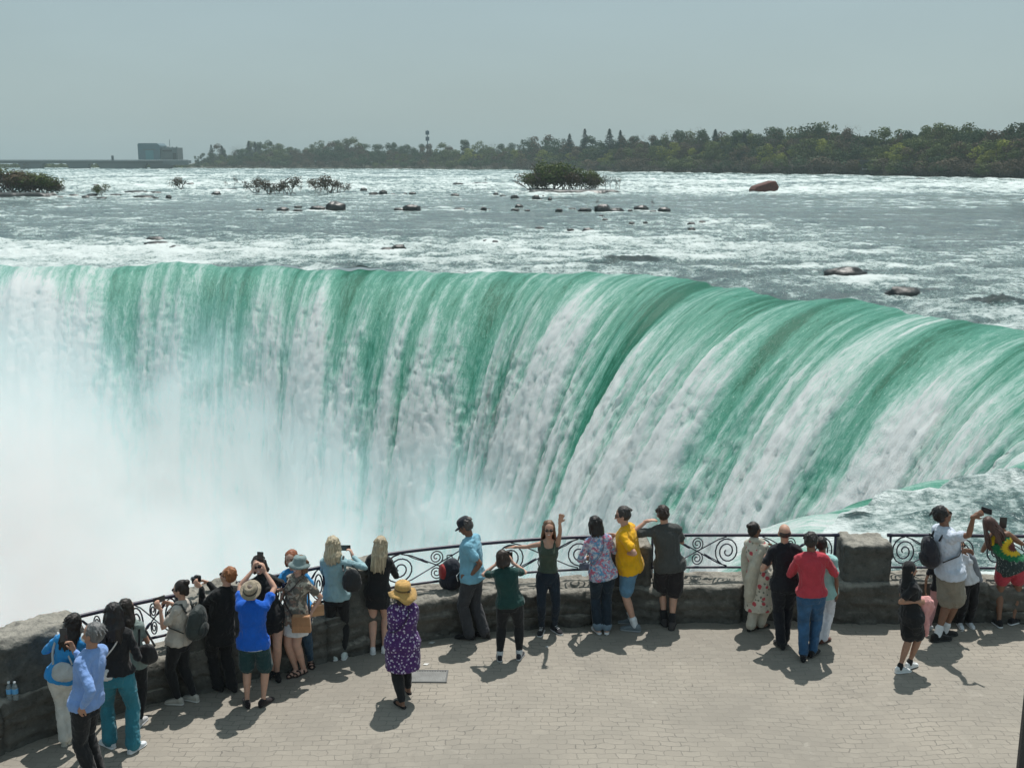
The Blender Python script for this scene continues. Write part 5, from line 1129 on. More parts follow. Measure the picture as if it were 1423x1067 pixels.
# 27 woman in tie dye
if only(27):
    I = add('woman with dreadlocks in a tie dye top and coral shorts at the railing', [(1385, 868, 5), (1410, 866, -60)], (1371, 718), -12, 'f', 1.1, hyaw=-25, L=dict(p=(1380, 737, .34), wpole=(-.6, -.3, -1), curl=.8), Rr=dict(p=(1398, 737, .22), hd=(-.1, 0, 1), curl=.9, wpole=(1, -.2, -.6)), skin='brown', hair=('dreads', (.09, .045, .035)), hipdx=.0,
        top=('tank', (.3, .3, .05), dict(hem=.485, off=.014, flare=.028, pat='tiedye')), bottom=('shorts', (.40, .045, .065), dict(len=.26, hem=.062, waist=.56)), shoes=('shoe', (.016, .016, .018), (.70, .70, .70)))
    phone(I, 1394, 726, .26, 'large black phone held up by the woman in the tie dye top', -8, 0, 0, (.10, .16))
    vox([limb([I['tf'](.035, .02, .835), I['tf'](.0, -.04, .838), I['tf'](-.04, -.03, .82), I['tf'](-.06, -.045, .79)], [.016*I['H']]*4, 3, 8)], 'neck_scarf', .009, 1, I['root'], I['cm']((.60, .40, .02)), .003, 2)
# 28 child
if only(28):
    I = add('child in pink leggings half hidden behind the tall man in white', [(1292, 874, -40), (1311, 869, -60)], (1303, 764), -30, 'f', .95, skin='tan', hair=('bob', (.02, .015, .013)),
        top=('tee', (.02, .02, .025), dict(hem=.50)), bottom=('leggings', (.62, .32, .32)), shoes=('shoe', (.64, .66, .68), (.75, .75, .75)))
# backpack resting on the wall
if only(14):
    s = sat(632); p = wpt(np.array([s]), .27)[0]; e = empty('backpack', (p[0], p[1], .60), R(28), 'black and dark blue backpack with a red side resting on the wall top', 'backpack')
    a = cloth_mat('wallpack_black', (.020, .023, .034), rough=.6)
    vox([ell((0, 0, .22), (.165, .115, .23), None, 20, 14), ell((0, 0, .14), (.175, .125, .15), None, 18, 12)], 'pack_body', .010, 3, e, a, .004, 1)
    vox([ell((.0, -.10, .14), (.12, .05, .11), None, 16, 10)], 'front_pocket', .009, 2, e, cloth_mat('wallpack_pocket', (.016, .018, .028), rough=.6), .003, 3)
    vox([ell((-.13, .0, .27), (.045, .09, .12), None, 14, 10)], 'side_panel', .009, 2, e, cloth_mat('wallpack_red', (.30, .03, .03), rough=.6), .002, 3)
    m = MB(); m.tube([(-.04, .04, .43), (-.035, .05, .48), (.035, .05, .48), (.04, .04, .43)], .009, 8); m.build('carry_handle', a, e, True)
    m = MB(); m.tube([(.10, .09, .38), (.15, .13, .30), (.16, .12, .16), (.12, .08, .05)], .016, 8); m.build('shoulder_strap', a, e, True)
# ---------- far shore, wood, islets, boulders ----------
ORD = ['first', 'second', 'third', 'fourth', 'fifth', 'sixth', 'seventh', 'eighth', 'ninth', 'tenth', 'eleventh', 'twelfth', 'thirteenth', 'fourteenth', 'fifteenth', 'sixteenth', 'seventeenth', 'eighteenth', 'nineteenth', 'twentieth']
def ordn(i):
    if i < 20: return ORD[i]
    n = i+1; return '%d%s' % (n, {1: 'st', 2: 'nd', 3: 'rd'}.get(n % 10, 'th') if n % 100 not in (11, 12, 13) else 'th')
def foliage(name, a, b, c):
    t = NT(name); P = t.coord(); n = t.noise(P, 5., 4, .7); n2 = t.noise(P, 1.6, 2, .5); rn = t.n('ShaderNodeObjectInfo').outputs['Random']
    k = t.mix(t.ramp(n, .3, .7), a, b); k = t.mix(t.ramp(n2, .45, .7), k, c); k = t.mix(t.math('MULTIPLY', rn, .45), k, tuple(x*.55 for x in a))
    p = t.n('ShaderNodeBsdfPrincipled', Base_Color=k, Roughness=.85, Specular_IOR_Level=.2); tr = t.n('ShaderNodeBsdfTranslucent', Color=k)
    ms = t.n('ShaderNodeMixShader', i0=.15, i1=p.outputs[0], i2=tr.outputs[0]); t.t.links.new(ms.outputs[0], t.out.inputs[0]); return t.m
FOL = {'dark': foliage('foliage_dark_green', (.030, .062, .028), (.052, .088, .034), (.038, .056, .028)), 'olive': foliage('foliage_olive', (.075, .105, .030), (.11, .135, .040), (.06, .075, .03)),
       'yellow': foliage('foliage_yellow_green', (.19, .22, .035), (.26, .27, .045), (.13, .15, .035)), 'brown': foliage('foliage_brown_buds', (.085, .065, .042), (.115, .085, .05), (.06, .058, .036)),
       'conifer': foliage('foliage_conifer', (.012, .035, .028), (.018, .045, .034), (.012, .03, .024))}
BARK = plain('bark', (.075, .06, .05), .9, var=.3)
def leaves(cs, n, s, rnd, flat=.6):
    """leaf clumps: n small faces spread through ellipsoids cs (centre, radii), most near the surface"""
    wts = np.array([c[1][0]*c[1][1]*c[1][2] for c in cs]); wts = wts**.75; wts /= wts.sum(); k = rnd.choice(len(cs), n, p=wts)
    d = rnd.normal(size=(n, 3)); d /= np.linalg.norm(d, axis=1)[:, None]; r = rnd.uniform(.35, 1.12, n)**.55
    C = np.array([c[0] for c in cs])[k]; Rr_ = np.array([c[1] for c in cs])[k]; p = C+d*Rr_*r[:, None]
    dn = d+rnd.normal(size=(n, 3))*.38; a = np.cross(dn, rnd.normal(size=(n, 3))); a /= np.linalg.norm(a, axis=1)[:, None]+1e-9; b = np.cross(a, dn); b /= np.linalg.norm(b, axis=1)[:, None]+1e-9
    sz = s*rnd.uniform(.6, 1.5, n)[:, None]; v = np.stack([p-a*sz, p+b*sz*flat, p+a*sz, p-b*sz*flat], 1).reshape(-1, 3)
    return v, np.arange(4*n).reshape(n, 4)
def branches(rnd, depth, p, d, l, r, out):
    q = p+d*l; mid = p+d*l*.5+Vector(rnd.normal(size=3))*l*.06; out.append(([p, mid, q], [r, r*.8, r*.6]))
    if depth == 0: return
    for i in range(3 if depth > 1 else 3):
        nd = (d+Vector(rnd.normal(size=3))*.55+Vector((0, 0, .18))).normalized(); branches(rnd, depth-1, p.lerp(q, rnd.uniform(.55, 1.)), nd, l*rnd.uniform(.55, .8), r*.55, out)
PROTO = {}
def proto(kind, i):
    key = (kind, i)
    if key in PROTO: return PROTO[key]
    rnd = np.random.RandomState(hash(kind) % 7*0+len(kind)*31+i*7+1); m = MB(); cv = cf = None
    if kind == 'conifer':
        m.tube([(0, 0, 0), (0, 0, .5), (0, 0, .97)], [.018, .012, .003], 6); n = 1500; z = rnd.uniform(0, 1, n)**1.25; z = .06+.94*z; rr = (.42+.06*i)*(1.02-z)*(0.75+.25*np.cos(z*60))*rnd.uniform(.3, 1.1, n)**.5; a = rnd.uniform(0, 6.283, n)
        p = np.stack([rr*np.cos(a), rr*np.sin(a), z-rr*.35], 1); t_ = np.stack([np.cos(a), np.sin(a), -.4+0*a], 1); s_ = np.stack([-np.sin(a), np.cos(a), 0*a], 1); sz = rnd.uniform(.014, .028, n)[:, None]
        cv = np.stack([p-t_*sz, p+s_*sz*.7, p+t_*sz*1.3, p-s_*sz*.7], 1).reshape(-1, 3); cf = np.arange(4*n).reshape(n, 4)
    elif kind == 'bare':
        out = []; branches(rnd, 4, Vector((0, 0, 0)), Vector((0, 0, 1)), .34, .016, out)
        for p, r in out: m.tube(p, [max(x, .0035) for x in r], 4, False)
        cv, cf = leaves([((0, 0, .70), (.26, .26, .26))], 260, .011, rnd)
    elif kind == 'shrub':
        out = []
        for q in range(5): branches(rnd, 2, Vector((rnd.normal()*.12, rnd.normal()*.12, 0)), Vector((rnd.normal()*.4, rnd.normal()*.4, 1)).normalized(), .40, .016, out)
        for p, r in out: m.tube(p, [max(x, .010) for x in r], 4, False)
        cs = [((rnd.normal()*.25, rnd.normal()*.2, rnd.uniform(.3, .68)), (rnd.uniform(.2, .34), rnd.uniform(.2, .3), rnd.uniform(.18, .30))) for q in range(7)]
        cv, cf = leaves(cs, 1100 if i < 2 else 420, .034, rnd)
    else:
        tall = {'broad': 1., 'tall': .68, 'low': 1.25}[kind]; out = []; branches(rnd, 3, Vector((0, 0, 0)), Vector((0, 0, 1)), .30, .020, out)
        for p, r in out: m.tube(p, [max(x, .004) for x in r], 5, False)
        cs = []
        for q in range(17):
            a = rnd.uniform(0, 6.283); h = rnd.uniform(.12, .90); rad = .26*tall*math.sqrt(max(.05, 1-((h-.45)/.56)**2)); s = rnd.uniform(.07, .15)*(.8+.3*tall); cs.append(((rad*math.cos(a), rad*math.sin(a), h), (s, s, s*.85)))
        cv, cf = leaves(cs, 1900, .021, rnd)
    PROTO[key] = (m, mesh_np('crown', cv, cf)); mt = bpy.data.meshes.new('trunk'); mt.from_pydata(m.v, [], m.f); mt.update(); mt.materials.append(BARK); PROTO[key] = (mt, PROTO[key][1], {})
    return PROTO[key]
def plant(kind, i, mat, loc, h, wid=1., label='', cat='tree', group=None, name='tree'):
    tr, cr, cache = proto(kind, i)
    if mat not in cache: c2 = cr.copy(); c2.materials.append(FOL[mat]); cache[mat] = c2
    e = empty(name, loc, random.uniform(0, 6.28), label, cat, group); e.scale = (h*wid, h*wid, h)
    link('trunk' if kind != 'shrub' else 'stems', tr, None, e); link('crown' if kind != 'shrub' else 'foliage', cache[mat], None, e); return e
SHY = [(-200, 233.6), (0, 234), (265, 234.2), (500, 235), (720, 236.3), (760, 237.5), (900, 239.8), (1050, 242), (1200, 244), (1423, 249), (1700, 256)]
SKY = [(255, 220), (275, 213), (290, 208), (330, 206), (350, 201), (375, 198), (400, 206), (430, 203), (470, 197), (500, 195), (535, 207), (560, 203), (620, 201), (700, 202), (735, 196), (760, 193), (800, 196), (850, 191), (900, 189), (960, 184), (1010, 186), (1050, 180), (1100, 179), (1140, 170), (1175, 177), (1220, 182), (1260, 178), (1300, 174), (1360, 175), (1423, 172), (1600, 165)]
def shore(px): return onz(px, np.interp(px, [a[0] for a in SHY], [a[1] for a in SHY]), WZ)
def skyy(px): return np.interp(px, [250, 300, 900, 1200], [-1, -5, -4, -2])+np.interp(px, [a[0] for a in SKY], [a[1] for a in SKY])
# land
lx = np.linspace(-260, 1750, 160); rows = [(-.01, -.8), (.0, .35), (.012, 1.2), (.05, 3.), (.12, 5.), (.3, 7), (.6, 4)]; v = []
for px in lx:
    S = shore(px); k = 1 if px > 262 else 0.12
    for a, z in rows: v.append((S.x*(1+a), S.y*(1+a), WZ+z*k*(1+.0*px)))
o = link('far_shore_land', mesh_np('far_shore_land', v, grid_faces(160, len(rows))[:, ::-1].copy()), plain('shore_soil', (.05, .052, .035), .95, var=.3, bscale=.1)); tag(o, kind='structure')
TREES = []
rnd = random.Random(7)
def put(px, back, kind, i, mat, topy, wid=1., lab=None, cat='tree', group=None, name='tree', base=None):
    S = shore(px); P = Vector((S.x*(1+back), S.y*(1+back), 0)); z0 = WZ+np.interp(back, [0, .012, .05, .12, .3], [.35, 1.2, 3., 5., 7.])-.5
    top = ony(px, topy, P.y).z; h = top-z0; P.z = z0; return plant(kind, i, mat, P, h, wid, lab, cat, group, name)
px = 262; nb = 0
KIN = [('broad', 'dark', 'dark green round crowned tree in the back row of the far wood'), ('broad', 'olive', 'olive green tree in the back row of the far wood'), ('tall', 'dark', 'narrow dark green tree in the back row of the far wood'), ('broad', 'brown', 'brownish budding tree in the back row of the far wood'), ('low', 'dark', 'wide dark green tree in the back row of the far wood')]
while px < 1500:
    k = KIN[rnd.choice([0, 0, 1, 2, 3, 4, 4] if px > 700 else [0, 1, 1, 2, 3, 4])]
    put(px, rnd.uniform(.05, .09), k[0], rnd.randint(0, 2), k[1], skyy(px)+rnd.choice([-3, -1, 1, 3, 6, 10]), rnd.uniform(.85, 1.3), k[2], group='trees of the wood on the far shore'); px += rnd.uniform(8, 13) if px < 760 else rnd.uniform(11, 17)
px = 300
KIM = [('broad', 'yellow', 'yellowish green tree in the middle of the far wood'), ('broad', 'olive', 'olive green tree in the middle of the far wood'), ('low', 'dark', 'dark spreading tree in the middle of the far wood'), ('broad', 'brown', 'brown leafless looking tree in the middle of the far wood'), ('low', 'olive', 'light olive spreading tree in the middle of the far wood')]
while px < 1490:
    k = KIM[rnd.randint(0, 4) if px > 640 else rnd.randint(1, 4)]; s = skyy(px); b = np.interp(px, [a[0] for a in SHY], [a[1] for a in SHY])
    put(px, rnd.uniform(.02, .04), k[0], rnd.randint(0, 2), k[1], b+(s-b)*rnd.uniform(.52, .80), rnd.uniform(1.1, 1.5), k[2], group='trees of the wood on the far shore'); px += rnd.uniform(9, 15)
# trees one can tell apart
CON = [(295, 201), (310, 203), (347, 196), (356, 197), (406, 207), (791, 186), (812, 179), (846, 179), (861, 181), (992, 180), (1021, 184), (1032, 184)]
for i, (px, ty) in enumerate(CON): put(px, .045, 'conifer', i % 2, 'conifer', ty, rnd.uniform(1., 1.35), 'pointed dark conifer on the skyline of the far wood, %s from the left' % ordn(i), group='conifers on the skyline', name='conifer_tree')
BARE = [(330, 200), (480, 190), (488, 191), (686, 196), (890, 184), (932, 177), (950, 181), (968, 174), (1072, 172), (1112, 170), (1178, 171), (1300, 173), (1408, 167)]
for i, (px, ty) in enumerate(BARE): put(px, .04, 'bare', i % 3, 'brown', ty, rnd.uniform(1., 1.3), 'pale bare branched tree rising above the far wood, %s from the left' % ordn(i), group='bare trees above the wood', name='bare_tree')
YEL = [(1050, 222, 'yellow green tree at the water left of the dark house'), (1062, 208, 'taller yellow green tree behind the first one at the water'), (1092, 206, 'bright yellow green bushy tree right of two smaller ones'), (1190, 222, 'small yellowish tree left of the dark house'), (1246, 200, 'tall yellow green tree right of the dark house'), (1262, 205, 'bright yellow green rounded tree furthest forward on the right'), (1313, 201, 'yellow green crown in the dark wood at right'), (1419, 190, 'light green tree at the right picture edge'), (395, 198, 'pale green tree above the left part of the wood'), (375, 199, 'pale olive tree left of the pale green one')]
for i, (px, ty, lb) in enumerate(YEL): put(px, .014 if i not in (6, 8, 9) else .046, 'broad', i % 3, 'yellow' if i < 7 else 'olive', ty, 1.15, lb)
px = 258; n = 0
while px < 1500:
    m_ = rnd.choice(['dark', 'olive', 'brown', 'brown', 'dark']); b = np.interp(px, [a[0] for a in SHY], [a[1] for a in SHY]); hgt = (b-skyy(px))*rnd.uniform(.28, .46)
    put(px, .004, 'shrub', rnd.randint(0, 1), m_, b-hgt, rnd.uniform(1.3, 1.9), {'dark': 'dark green shrub', 'olive': 'olive green shrub', 'brown': 'brown budding shrub'}[m_]+' at the waterline of the far wood', 'shrub', 'shrubs along the far waterline', 'shrub'); px += rnd.uniform(13, 20)
# the depth of the wood behind them
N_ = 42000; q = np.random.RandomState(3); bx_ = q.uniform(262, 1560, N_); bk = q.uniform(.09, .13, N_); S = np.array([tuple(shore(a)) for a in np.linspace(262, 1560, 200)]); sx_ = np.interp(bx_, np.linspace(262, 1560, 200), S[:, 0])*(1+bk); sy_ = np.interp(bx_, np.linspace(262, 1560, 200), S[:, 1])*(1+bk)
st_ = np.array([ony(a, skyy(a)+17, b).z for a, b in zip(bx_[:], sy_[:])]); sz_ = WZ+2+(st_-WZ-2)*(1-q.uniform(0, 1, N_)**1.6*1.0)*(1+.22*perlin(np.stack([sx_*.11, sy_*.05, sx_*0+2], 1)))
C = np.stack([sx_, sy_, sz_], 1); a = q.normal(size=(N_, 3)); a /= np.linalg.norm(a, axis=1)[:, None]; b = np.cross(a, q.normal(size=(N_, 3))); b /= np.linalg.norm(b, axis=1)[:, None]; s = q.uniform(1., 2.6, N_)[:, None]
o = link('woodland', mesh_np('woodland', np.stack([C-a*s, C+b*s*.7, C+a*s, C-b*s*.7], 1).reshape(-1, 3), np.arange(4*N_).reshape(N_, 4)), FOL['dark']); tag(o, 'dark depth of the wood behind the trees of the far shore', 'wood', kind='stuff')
# ---------- river control dam, buildings, mast ----------
CONC = plain('weathered_concrete', (.10, .125, .13), .9, var=.15, bscale=.3); CONC2 = plain('dark_concrete', (.07, .09, .095), .9, var=.1)
def X(px, Y): return ony(px, 224, Y).x
def Z(py, Y): return ony(711, py, Y).z
Y0 = 1430.
br_ = empty('bridge', (X(60, Y0), Y0, WZ), 0, 'long low concrete bridge with broad piers across the river at the left horizon', 'bridge')
def lbox(e, name, mat, x0, x1, y0, y1, z0, z1, bev=0):
    m = MB(); m.box(((x0+x1)/2-e.location.x, (y0+y1)/2-e.location.y, (z0+z1)/2-e.location.z), (x1-x0, y1-y0, z1-z0)); return m.build(name, mat, e, bevel=bev)
lbox(br_, 'deck', CONC2, X(-220, Y0), X(262, Y0), Y0, Y0+12, Z(227.2, Y0), Z(223.2, Y0))
m = MB()
for i in range(150): x = X(-218, Y0)+i*(X(262, Y0)-X(-218, Y0))/150; m.box((x-br_.location.x, .6, Z(222.8, Y0)-WZ), (.35, .3, 1.1))
m.box(((X(-220, Y0)+X(262, Y0))/2-br_.location.x, .6, Z(222.2, Y0)-WZ), (X(262, Y0)-X(-220, Y0), .3, .35)); m.build('parapet_rail', CONC2, br_)
for a, b in ((-190, -160), (-130, -98), (-66, -36), (27, 56), (94, 121), (137, 200), (208, 236)):
    m = MB(); x0, x1 = X(a, Y0)-br_.location.x, X(b, Y0)-br_.location.x; zt = Z(227, Y0)-WZ; hw = (x1-x0)/2; cx = (x0+x1)/2
    pr_ = [(x0, -1), (x0, zt*.55), (x0-4, zt+.2), (x1+4, zt+.2), (x1, zt*.55), (x1, -1)]
    m.add([(x, 1., z) for x, z in pr_]+[(x, 11., z) for x, z in pr_], [tuple(range(6)), tuple(range(6, 12))[::-1]]+[(i, i+6, (i+1) % 6+6, (i+1) % 6) for i in range(6)]); m.build('pier', CONC, br_)
for i, (px, h) in enumerate(((155, 5.5),)): lbox(br_, 'gate_tower', CONC2, X(px-1.2, Y0), X(px+1.2, Y0), Y0+3, Y0+6, Z(223, Y0), Z(216.5, Y0))
# distant low shore seen under the bridge
N2 = 5000; q = np.random.RandomState(8); x_ = q.uniform(X(-240, 1640), X(270, 1640), N2); z_ = WZ+q.uniform(0, 1, N2)*(4+1.5*perlin(np.stack([x_*.02, x_*0, x_*0], 1))); C = np.stack([x_, q.uniform(1600, 1660, N2), z_], 1)
a = q.normal(size=(N2, 3)); b = q.normal(size=(N2, 3)); s = 1.6
o = link('distant_trees', mesh_np('distant_trees', np.stack([C-a*s, C+b*s, C+a*s, C-b*s], 1).reshape(-1, 3), np.arange(4*N2).reshape(N2, 4)), FOL['olive']); tag(o, 'faint line of distant trees seen over and under the bridge', 'trees', kind='stuff')
Yb = 1425.
bd = empty('building', (X(218, Yb), Yb, Z(222.5, Yb)), 0, 'boxy blue grey utility building with a lower wing at the end of the bridge', 'building')
BL = plain('blue_grey_cladding', (.075, .135, .165), .7, var=.1); BL2 = plain('grey_cladding', (.10, .12, .125), .8, var=.1)
m = MB(); x0, x1, z0, z1 = X(192.5, Yb)-bd.location.x, X(223, Yb)-bd.location.x, 0, Z(199.3, Yb)-bd.location.z
pr_ = [(x0, 0), (x0, z1*.93), (x0+1.5, z1), (x1-3, z1*1.0), (x1, z1*.86), (x1, 0)]
m.add([(x, 0, z) for x, z in pr_]+[(x, 30, z) for x, z in pr_], [tuple(range(6)), tuple(range(6, 12))[::-1]]+[(i, i+6, (i+1) % 6+6, (i+1) % 6) for i in range(6)]); m.build('main_block', BL, bd)
lbox(bd, 'low_wing', BL2, X(223.2, Yb), X(246.5, Yb), Yb+2, Yb+26, Z(222.5, Yb), Z(205.3, Yb)); lbox(bd, 'annex', CONC, X(228, Yb), X(263, Yb), Yb-6, Yb-.5, Z(229.5, Yb), Z(223, Yb))
lbox(bd, 'garage_door', plain('teal_door', (.07, .20, .235), .6), X(203, Yb), X(214, Yb), Yb-.3, Yb-.05, Z(222, Yb), Z(209, Yb)); lbox(bd, 'door_header', BL2, X(200, Yb), X(217, Yb), Yb-.5, Yb-.05, Z(208.8, Yb), Z(207.8, Yb))
lbox(bd, 'window_band', plain('dark_glass', (.02, .03, .035), .2), X(226, Yb), X(239, Yb), Yb+1.6, Yb+1.95, Z(211, Yb), Z(208.6, Yb)); lbox(bd, 'side_door', plain('dark_glass', (.02, .03, .035), .2), X(240, Yb), X(245, Yb), Yb+1.6, Yb+1.95, Z(222, Yb), Z(213, Yb))
lbox(bd, 'mast', CONC, X(233.6, Yb), X(234.2, Yb), Yb+10, Yb+10.5, Z(205.3, Yb), Z(194, Yb))
for a in (226, 231, 237, 243): lbox(bd, 'roof_vent', CONC, X(a, Yb), X(a+1.6, Yb), Yb+8, Yb+10, Z(205.3, Yb), Z(204, Yb))
Yt = shore(594).y*1.06; P = ony(594.5, 230, Yt)
tw = empty('cell_tower', (P.x, Yt, P.z), 0, 'thin telecom tower with panel antennas rising above the middle of the far wood', 'tower'); hT = Z(181, Yt)-P.z
TM = plain('tower_blue_grey', (.06, .11, .15), .6); m = MB(); m.tube([(0, 0, 0), (0, 0, hT*.6), (0, 0, hT)], [.75, .6, .5], 8); m.build('mast', TM, tw)
for lv in (0, 1):
    m = MB()
    for k in range(6): a = k*math.pi/3+.3; m.box((2.0*math.cos(a), 2.0*math.sin(a), hT-3.5-lv*7.5), (.9, .5, 5.))
    m.build('antenna_panels', TM, tw); m = MB()
    for dz in (-1.5, 1.5): m.tube([(1.8*math.cos(a*math.pi/6), 1.8*math.sin(a*math.pi/6), hT-3.5-lv*7.5+dz) for a in range(13)], .15, 5)
    for k in range(3): a = k*math.pi*2/3; m.tube([(0, 0, hT-3.5-lv*7.5), (1.8*math.cos(a), 1.8*math.sin(a), hT-3.5-lv*7.5)], .15, 5)
    m.build('platform_ring', TM, tw)
S = shore(1214); Yh = S.y*1.008
hs = empty('house', (X(1214, Yh), Yh, Z(240, Yh)), R(-4), 'low dark house with a long pale sill line among the trees on the right shore', 'house')
def hb(name, mat, x0, x1, d0, d1, y0, y1): return lbox(hs, name, mat, X(x0, Yh), X(x1, Yh), Yh+d0, Yh+d1, Z(y0, Yh), Z(y1, Yh))
hb('wall', plain('dark_timber', (.035, .04, .045), .8), 1200, 1227, 0, 10, 243, 224.5); hb('roof', plain('roof_slate', (.05, .055, .06), .7), 1198.5, 1228.5, -1.2, 11, 224.3, 222.4); hb('balcony_slab', plain('pale_paint', (.40, .42, .42), .7), 1199, 1228, -1.6, -.1, 236, 234.8)
for a in (1202, 1209, 1216, 1221): hb('window', plain('dark_glass', (.02, .03, .035), .2), a, a+4.2, -.15, -.02, 231.5, 226)
# ---------- wreck ----------
P = onz(1066, 267.5, WZ); sc_ = P.y/1500*1.02
wr = empty('wreck', (P.x, P.y, WZ), R(6), 'rusty red stranded scow lying tilted in the white rapids', 'wreck'); rust = NT('rust'); Pc = rust.coord(); n = rust.noise(Pc, .9, 5, .7); rust.pbr(rust.mix(rust.ramp(n, .35, .65), (.075, .028, .024), (.13, .050, .038)), .9, rust.bump(n, .8, .2))
pr_ = [(-18, -2), (-18.5, 4), (-15, 8), (8, 15.2), (13, 15), (17.5, 7.5), (16, 3), (2, -2)]; v = []; nP = len(pr_)
for j, (y, s) in enumerate(((0, .93), (1.2, 1), (5, 1), (6.2, .9))):
    for x, z in pr_: v.append((x*s*sc_, y, z*s*sc_))
f = [tuple(range(nP)), tuple(range(3*nP, 4*nP))[::-1]]+[(j*nP+i, (j+1)*nP+i, (j+1)*nP+(i+1) % nP, j*nP+(i+1) % nP) for j in range(3) for i in range(nP)]
m = MB(); m.add(v, f); m.build('hull', rust.m, wr, bevel=.25)
m = MB(); m.box((-2*sc_, -.12, 8.2*sc_), (14*sc_, .25, .5*sc_), Matrix.Rotation(R(-17), 3, 'Y')); m.box((4*sc_, -.12, 10.2*sc_), (.5*sc_, .25, 6*sc_)); m.build('rib', plain('rust_dark', (.07, .03, .025), .9), wr)
# ---------- boulders ----------
ROCK = []
rockm = NT('wet_rock'); Pc = rockm.coord(); n = rockm.noise(Pc, 1.6, 6, .7); rockm.pbr(rockm.mix(rockm.ramp(n, .35, .65), (.010, .015, .015), (.032, .036, .034)), .42, rockm.bump(n, .9, .12), 0, .5)
for k in range(5):
    v, f = ell((0, 0, 0), (1, 1, 1), None, 22, 14); v = np.array([tuple(a) for a in v]); n = fbm(v*1.3+k*9, 4); rdg = np.abs(fbm(v*2.1+k*5+3, 3)); v = v*(1+.24*n-.22*rdg)[:, None]; v[:, 2] = np.where(v[:, 2] > 0, v[:, 2]*(1-.28*np.clip(v[:, 2], 0, 1.2)), v[:, 2]*.4); v[:, 2] = (v[:, 2]+.05)/.80; me = mesh_np('boulder', v, f); me.materials.append(rockm.m); me.polygons.foreach_set('use_smooth', [True]*len(me.polygons)); ROCK.append(me)
rows_ = {}
for b in BO:
    y = b[1]; k = 'in the far white rapids' if y < 262 else 'along the lower edge of the far rapids' if y < 281 else 'in the calm belt of the river' if y < 299 else 'in the lower calm water' if y < 330 else 'in the white water just above the falls'; rows_.setdefault(k, []).append(b)
for k, L_ in rows_.items():
    for i, b in enumerate(sorted(L_)):
        P = onz(b[0], b[1], WZ); wpx = P.y/1500*1.01; o = link('boulder', ROCK[(i*3+int(b[0])) % 5]); hz = b[3]*wpx*.98; rx_ = b[2]/2*wpx
        if b[2] > 45: hz *= 1.35
        o.location = (P.x, P.y+rx_*.55, WZ-.05); o.scale = (rx_*1.05, min(rx_*.9, 4), hz*.98+.1); o.rotation_euler = (0, 0, rnd.choice([0, math.pi])+rnd.uniform(-.3, .3))
        if b[2] > 45: o.location.z = WZ-.45*hz; o.scale.y = rx_*.8; o.location.y += .4
        sz = 'big rounded' if b[2]*b[3] > 120 else 'flat dark' if b[2] > 3.6*b[3] else 'small dark'
        tag(o, '%s rock %s, %s from the left' % (sz, k, ordn(i)), 'rock', 'rocks standing in the river')
# ---------- islets ----------
def islet(name, pxs, y, h, seed):
    x0, x1 = [onz(a, y, WZ) for a in pxs]; cx, w2 = (x0.x+x1.x)/2, (x1.x-x0.x)/2; d2 = w2*.35; gx, gy = np.meshgrid(np.linspace(-1.1, 1.1, 90), np.linspace(-1.2, 1.2, 40), indexing='ij'); r = np.sqrt(gx**2+gy**2); nz = fbm(np.stack([gx.ravel()*4+seed, gy.ravel()*4, gx.ravel()*0], 1), 4).reshape(gx.shape)
    z = WZ-.9+(h+.9)*sstep(1.08, .8, r+.12*nz)+.35*np.abs(nz)*sstep(1.1, .8, r); o = link(name, mesh_np(name, np.stack([(cx+gx*w2).ravel(), (x0.y+d2+gy*d2).ravel(), z.ravel()], 1), grid_faces(90, 40)), rockm.m, smooth=False); tag(o, kind='structure'); return cx, x0.y+d2, w2, d2
islet('wooded_islet', (731, 866), 269, .8, 1); islet('shrubby_islet', (-70, 74), 274, .9, 4)
def bush(px, by, topy, wid, mat, kind, i, lab, dy=1.5, cat='bush', group=None, name='bush'):
    P = onz(px, by, WZ); P.y += dy; P = ony(px, by, P.y); P.z = WZ+.1; h = (ony(px, topy, P.y).z-P.z)*(1.3 if kind == 'shrub' else 1.15); plant(kind, i, mat, P, h, wid*1.1, lab, cat, group, name)
G1 = 'bushes on the wooded islet'; G2 = 'bushes on the islet at the left edge'; G3 = 'leafless shrubs on the river ledges'
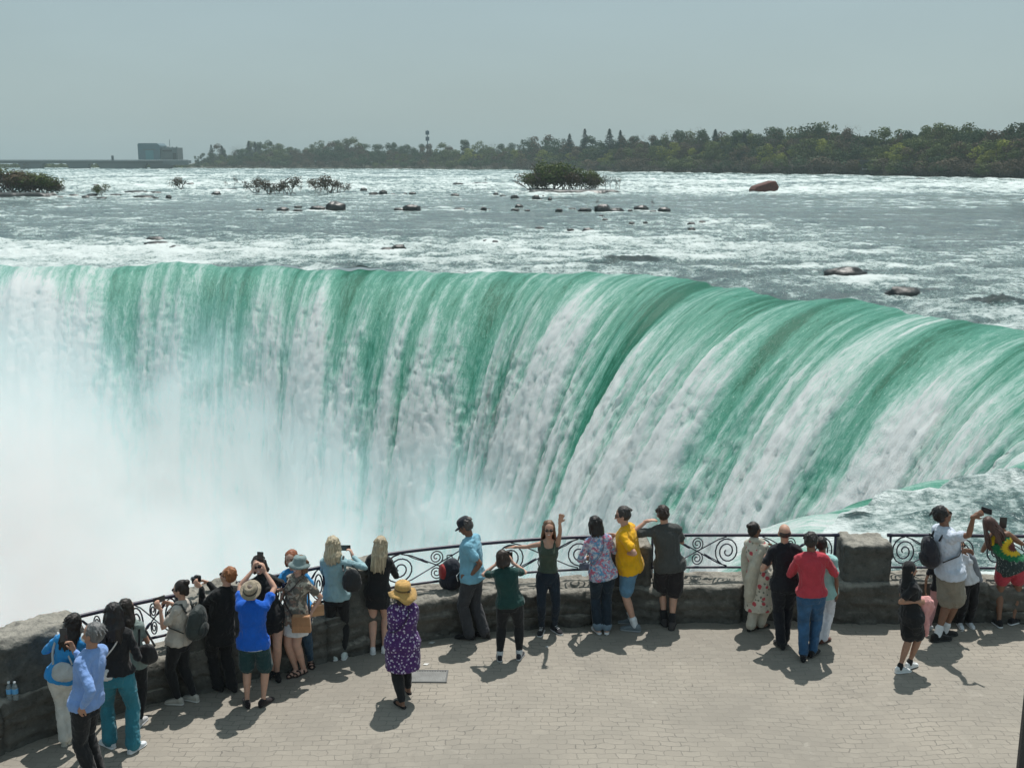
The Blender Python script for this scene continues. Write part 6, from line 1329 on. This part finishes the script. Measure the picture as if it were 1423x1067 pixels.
for i, (px, ty, wd, mt) in enumerate(((741, 242, 1.4, 'brown'), (752, 240, 1.3, 'olive'), (765, 228, 1.15, 'olive'), (779, 230, 1.15, 'olive'), (791, 240, 1.2, 'brown'), (803, 237, 1.1, 'olive'), (814, 239, 1.1, 'olive'), (827, 246, 1.1, 'brown'))): bush(px, 266, ty, wd, mt, 'shrub', i % 2, '%s bush on the wooded islet, %s from the left' % ('olive green' if mt == 'olive' else 'brown', ordn(i)), 4, group=G1)
for i, (px, ty) in enumerate(((819, 237), (827, 239), (841, 238), (848, 241), (856, 242), (861, 244))): bush(px, 267, ty, .7, 'olive' if i > 1 else 'brown', 'bare', i % 3, 'thin spindly tree at the right end of the wooded islet, %s from the left' % ordn(i), 4, 'tree', 'thin trees on the wooded islet', 'bare_tree')
for i, (px, ty, wd, mt) in enumerate(((-25, 236, 1.5, 'olive'), (-5, 238, 1.5, 'brown'), (12, 239, 1.6, 'olive'), (24, 242, 1.5, 'brown'), (42, 246, 1.6, 'brown'), (54, 243, 1.5, 'olive'), (66, 251, 1.5, 'brown'))): bush(px, 272, ty, wd, mt, 'shrub', i % 2, '%s bush on the islet at the left edge, %s from the left' % ('olive green' if mt == 'olive' else 'brown', ordn(i)), 4, group=G2)
bush(36, 271, 228, .8, 'brown', 'bare', 1, 'bare twisted tree standing above the bushes at the left edge', 5, 'tree', None, 'bare_tree')
bush(141, 273, 257, 1., 'olive', 'shrub', 0, 'small olive green bush among the ledge rocks at left', 2)
for i, (px, by, ty, wd) in enumerate(((250, 264, 247, 1.3), (326, 264, 243, .9), (313, 263, 250, .9), (357, 269, 248, 1.2), (372, 271, 251, 1.2), (387, 271, 256, 1.3), (404, 271, 246, 1.1), (418, 270, 258, 1.), (440, 268, 249, 1.2), (456, 269, 245, 1.3), (471, 269, 252, 1.3), (675, 256, 247, .6), (831, 290, 276, .9), (906, 291, 277, .7))): bush(px, by, ty, wd, 'brown', 'shrub' if wd > 1 else 'bare', 2, 'leafless grey shrub on the river ledges, %s from the left' % ordn(i), 1.5, 'shrub', G3, 'bare_shrub')
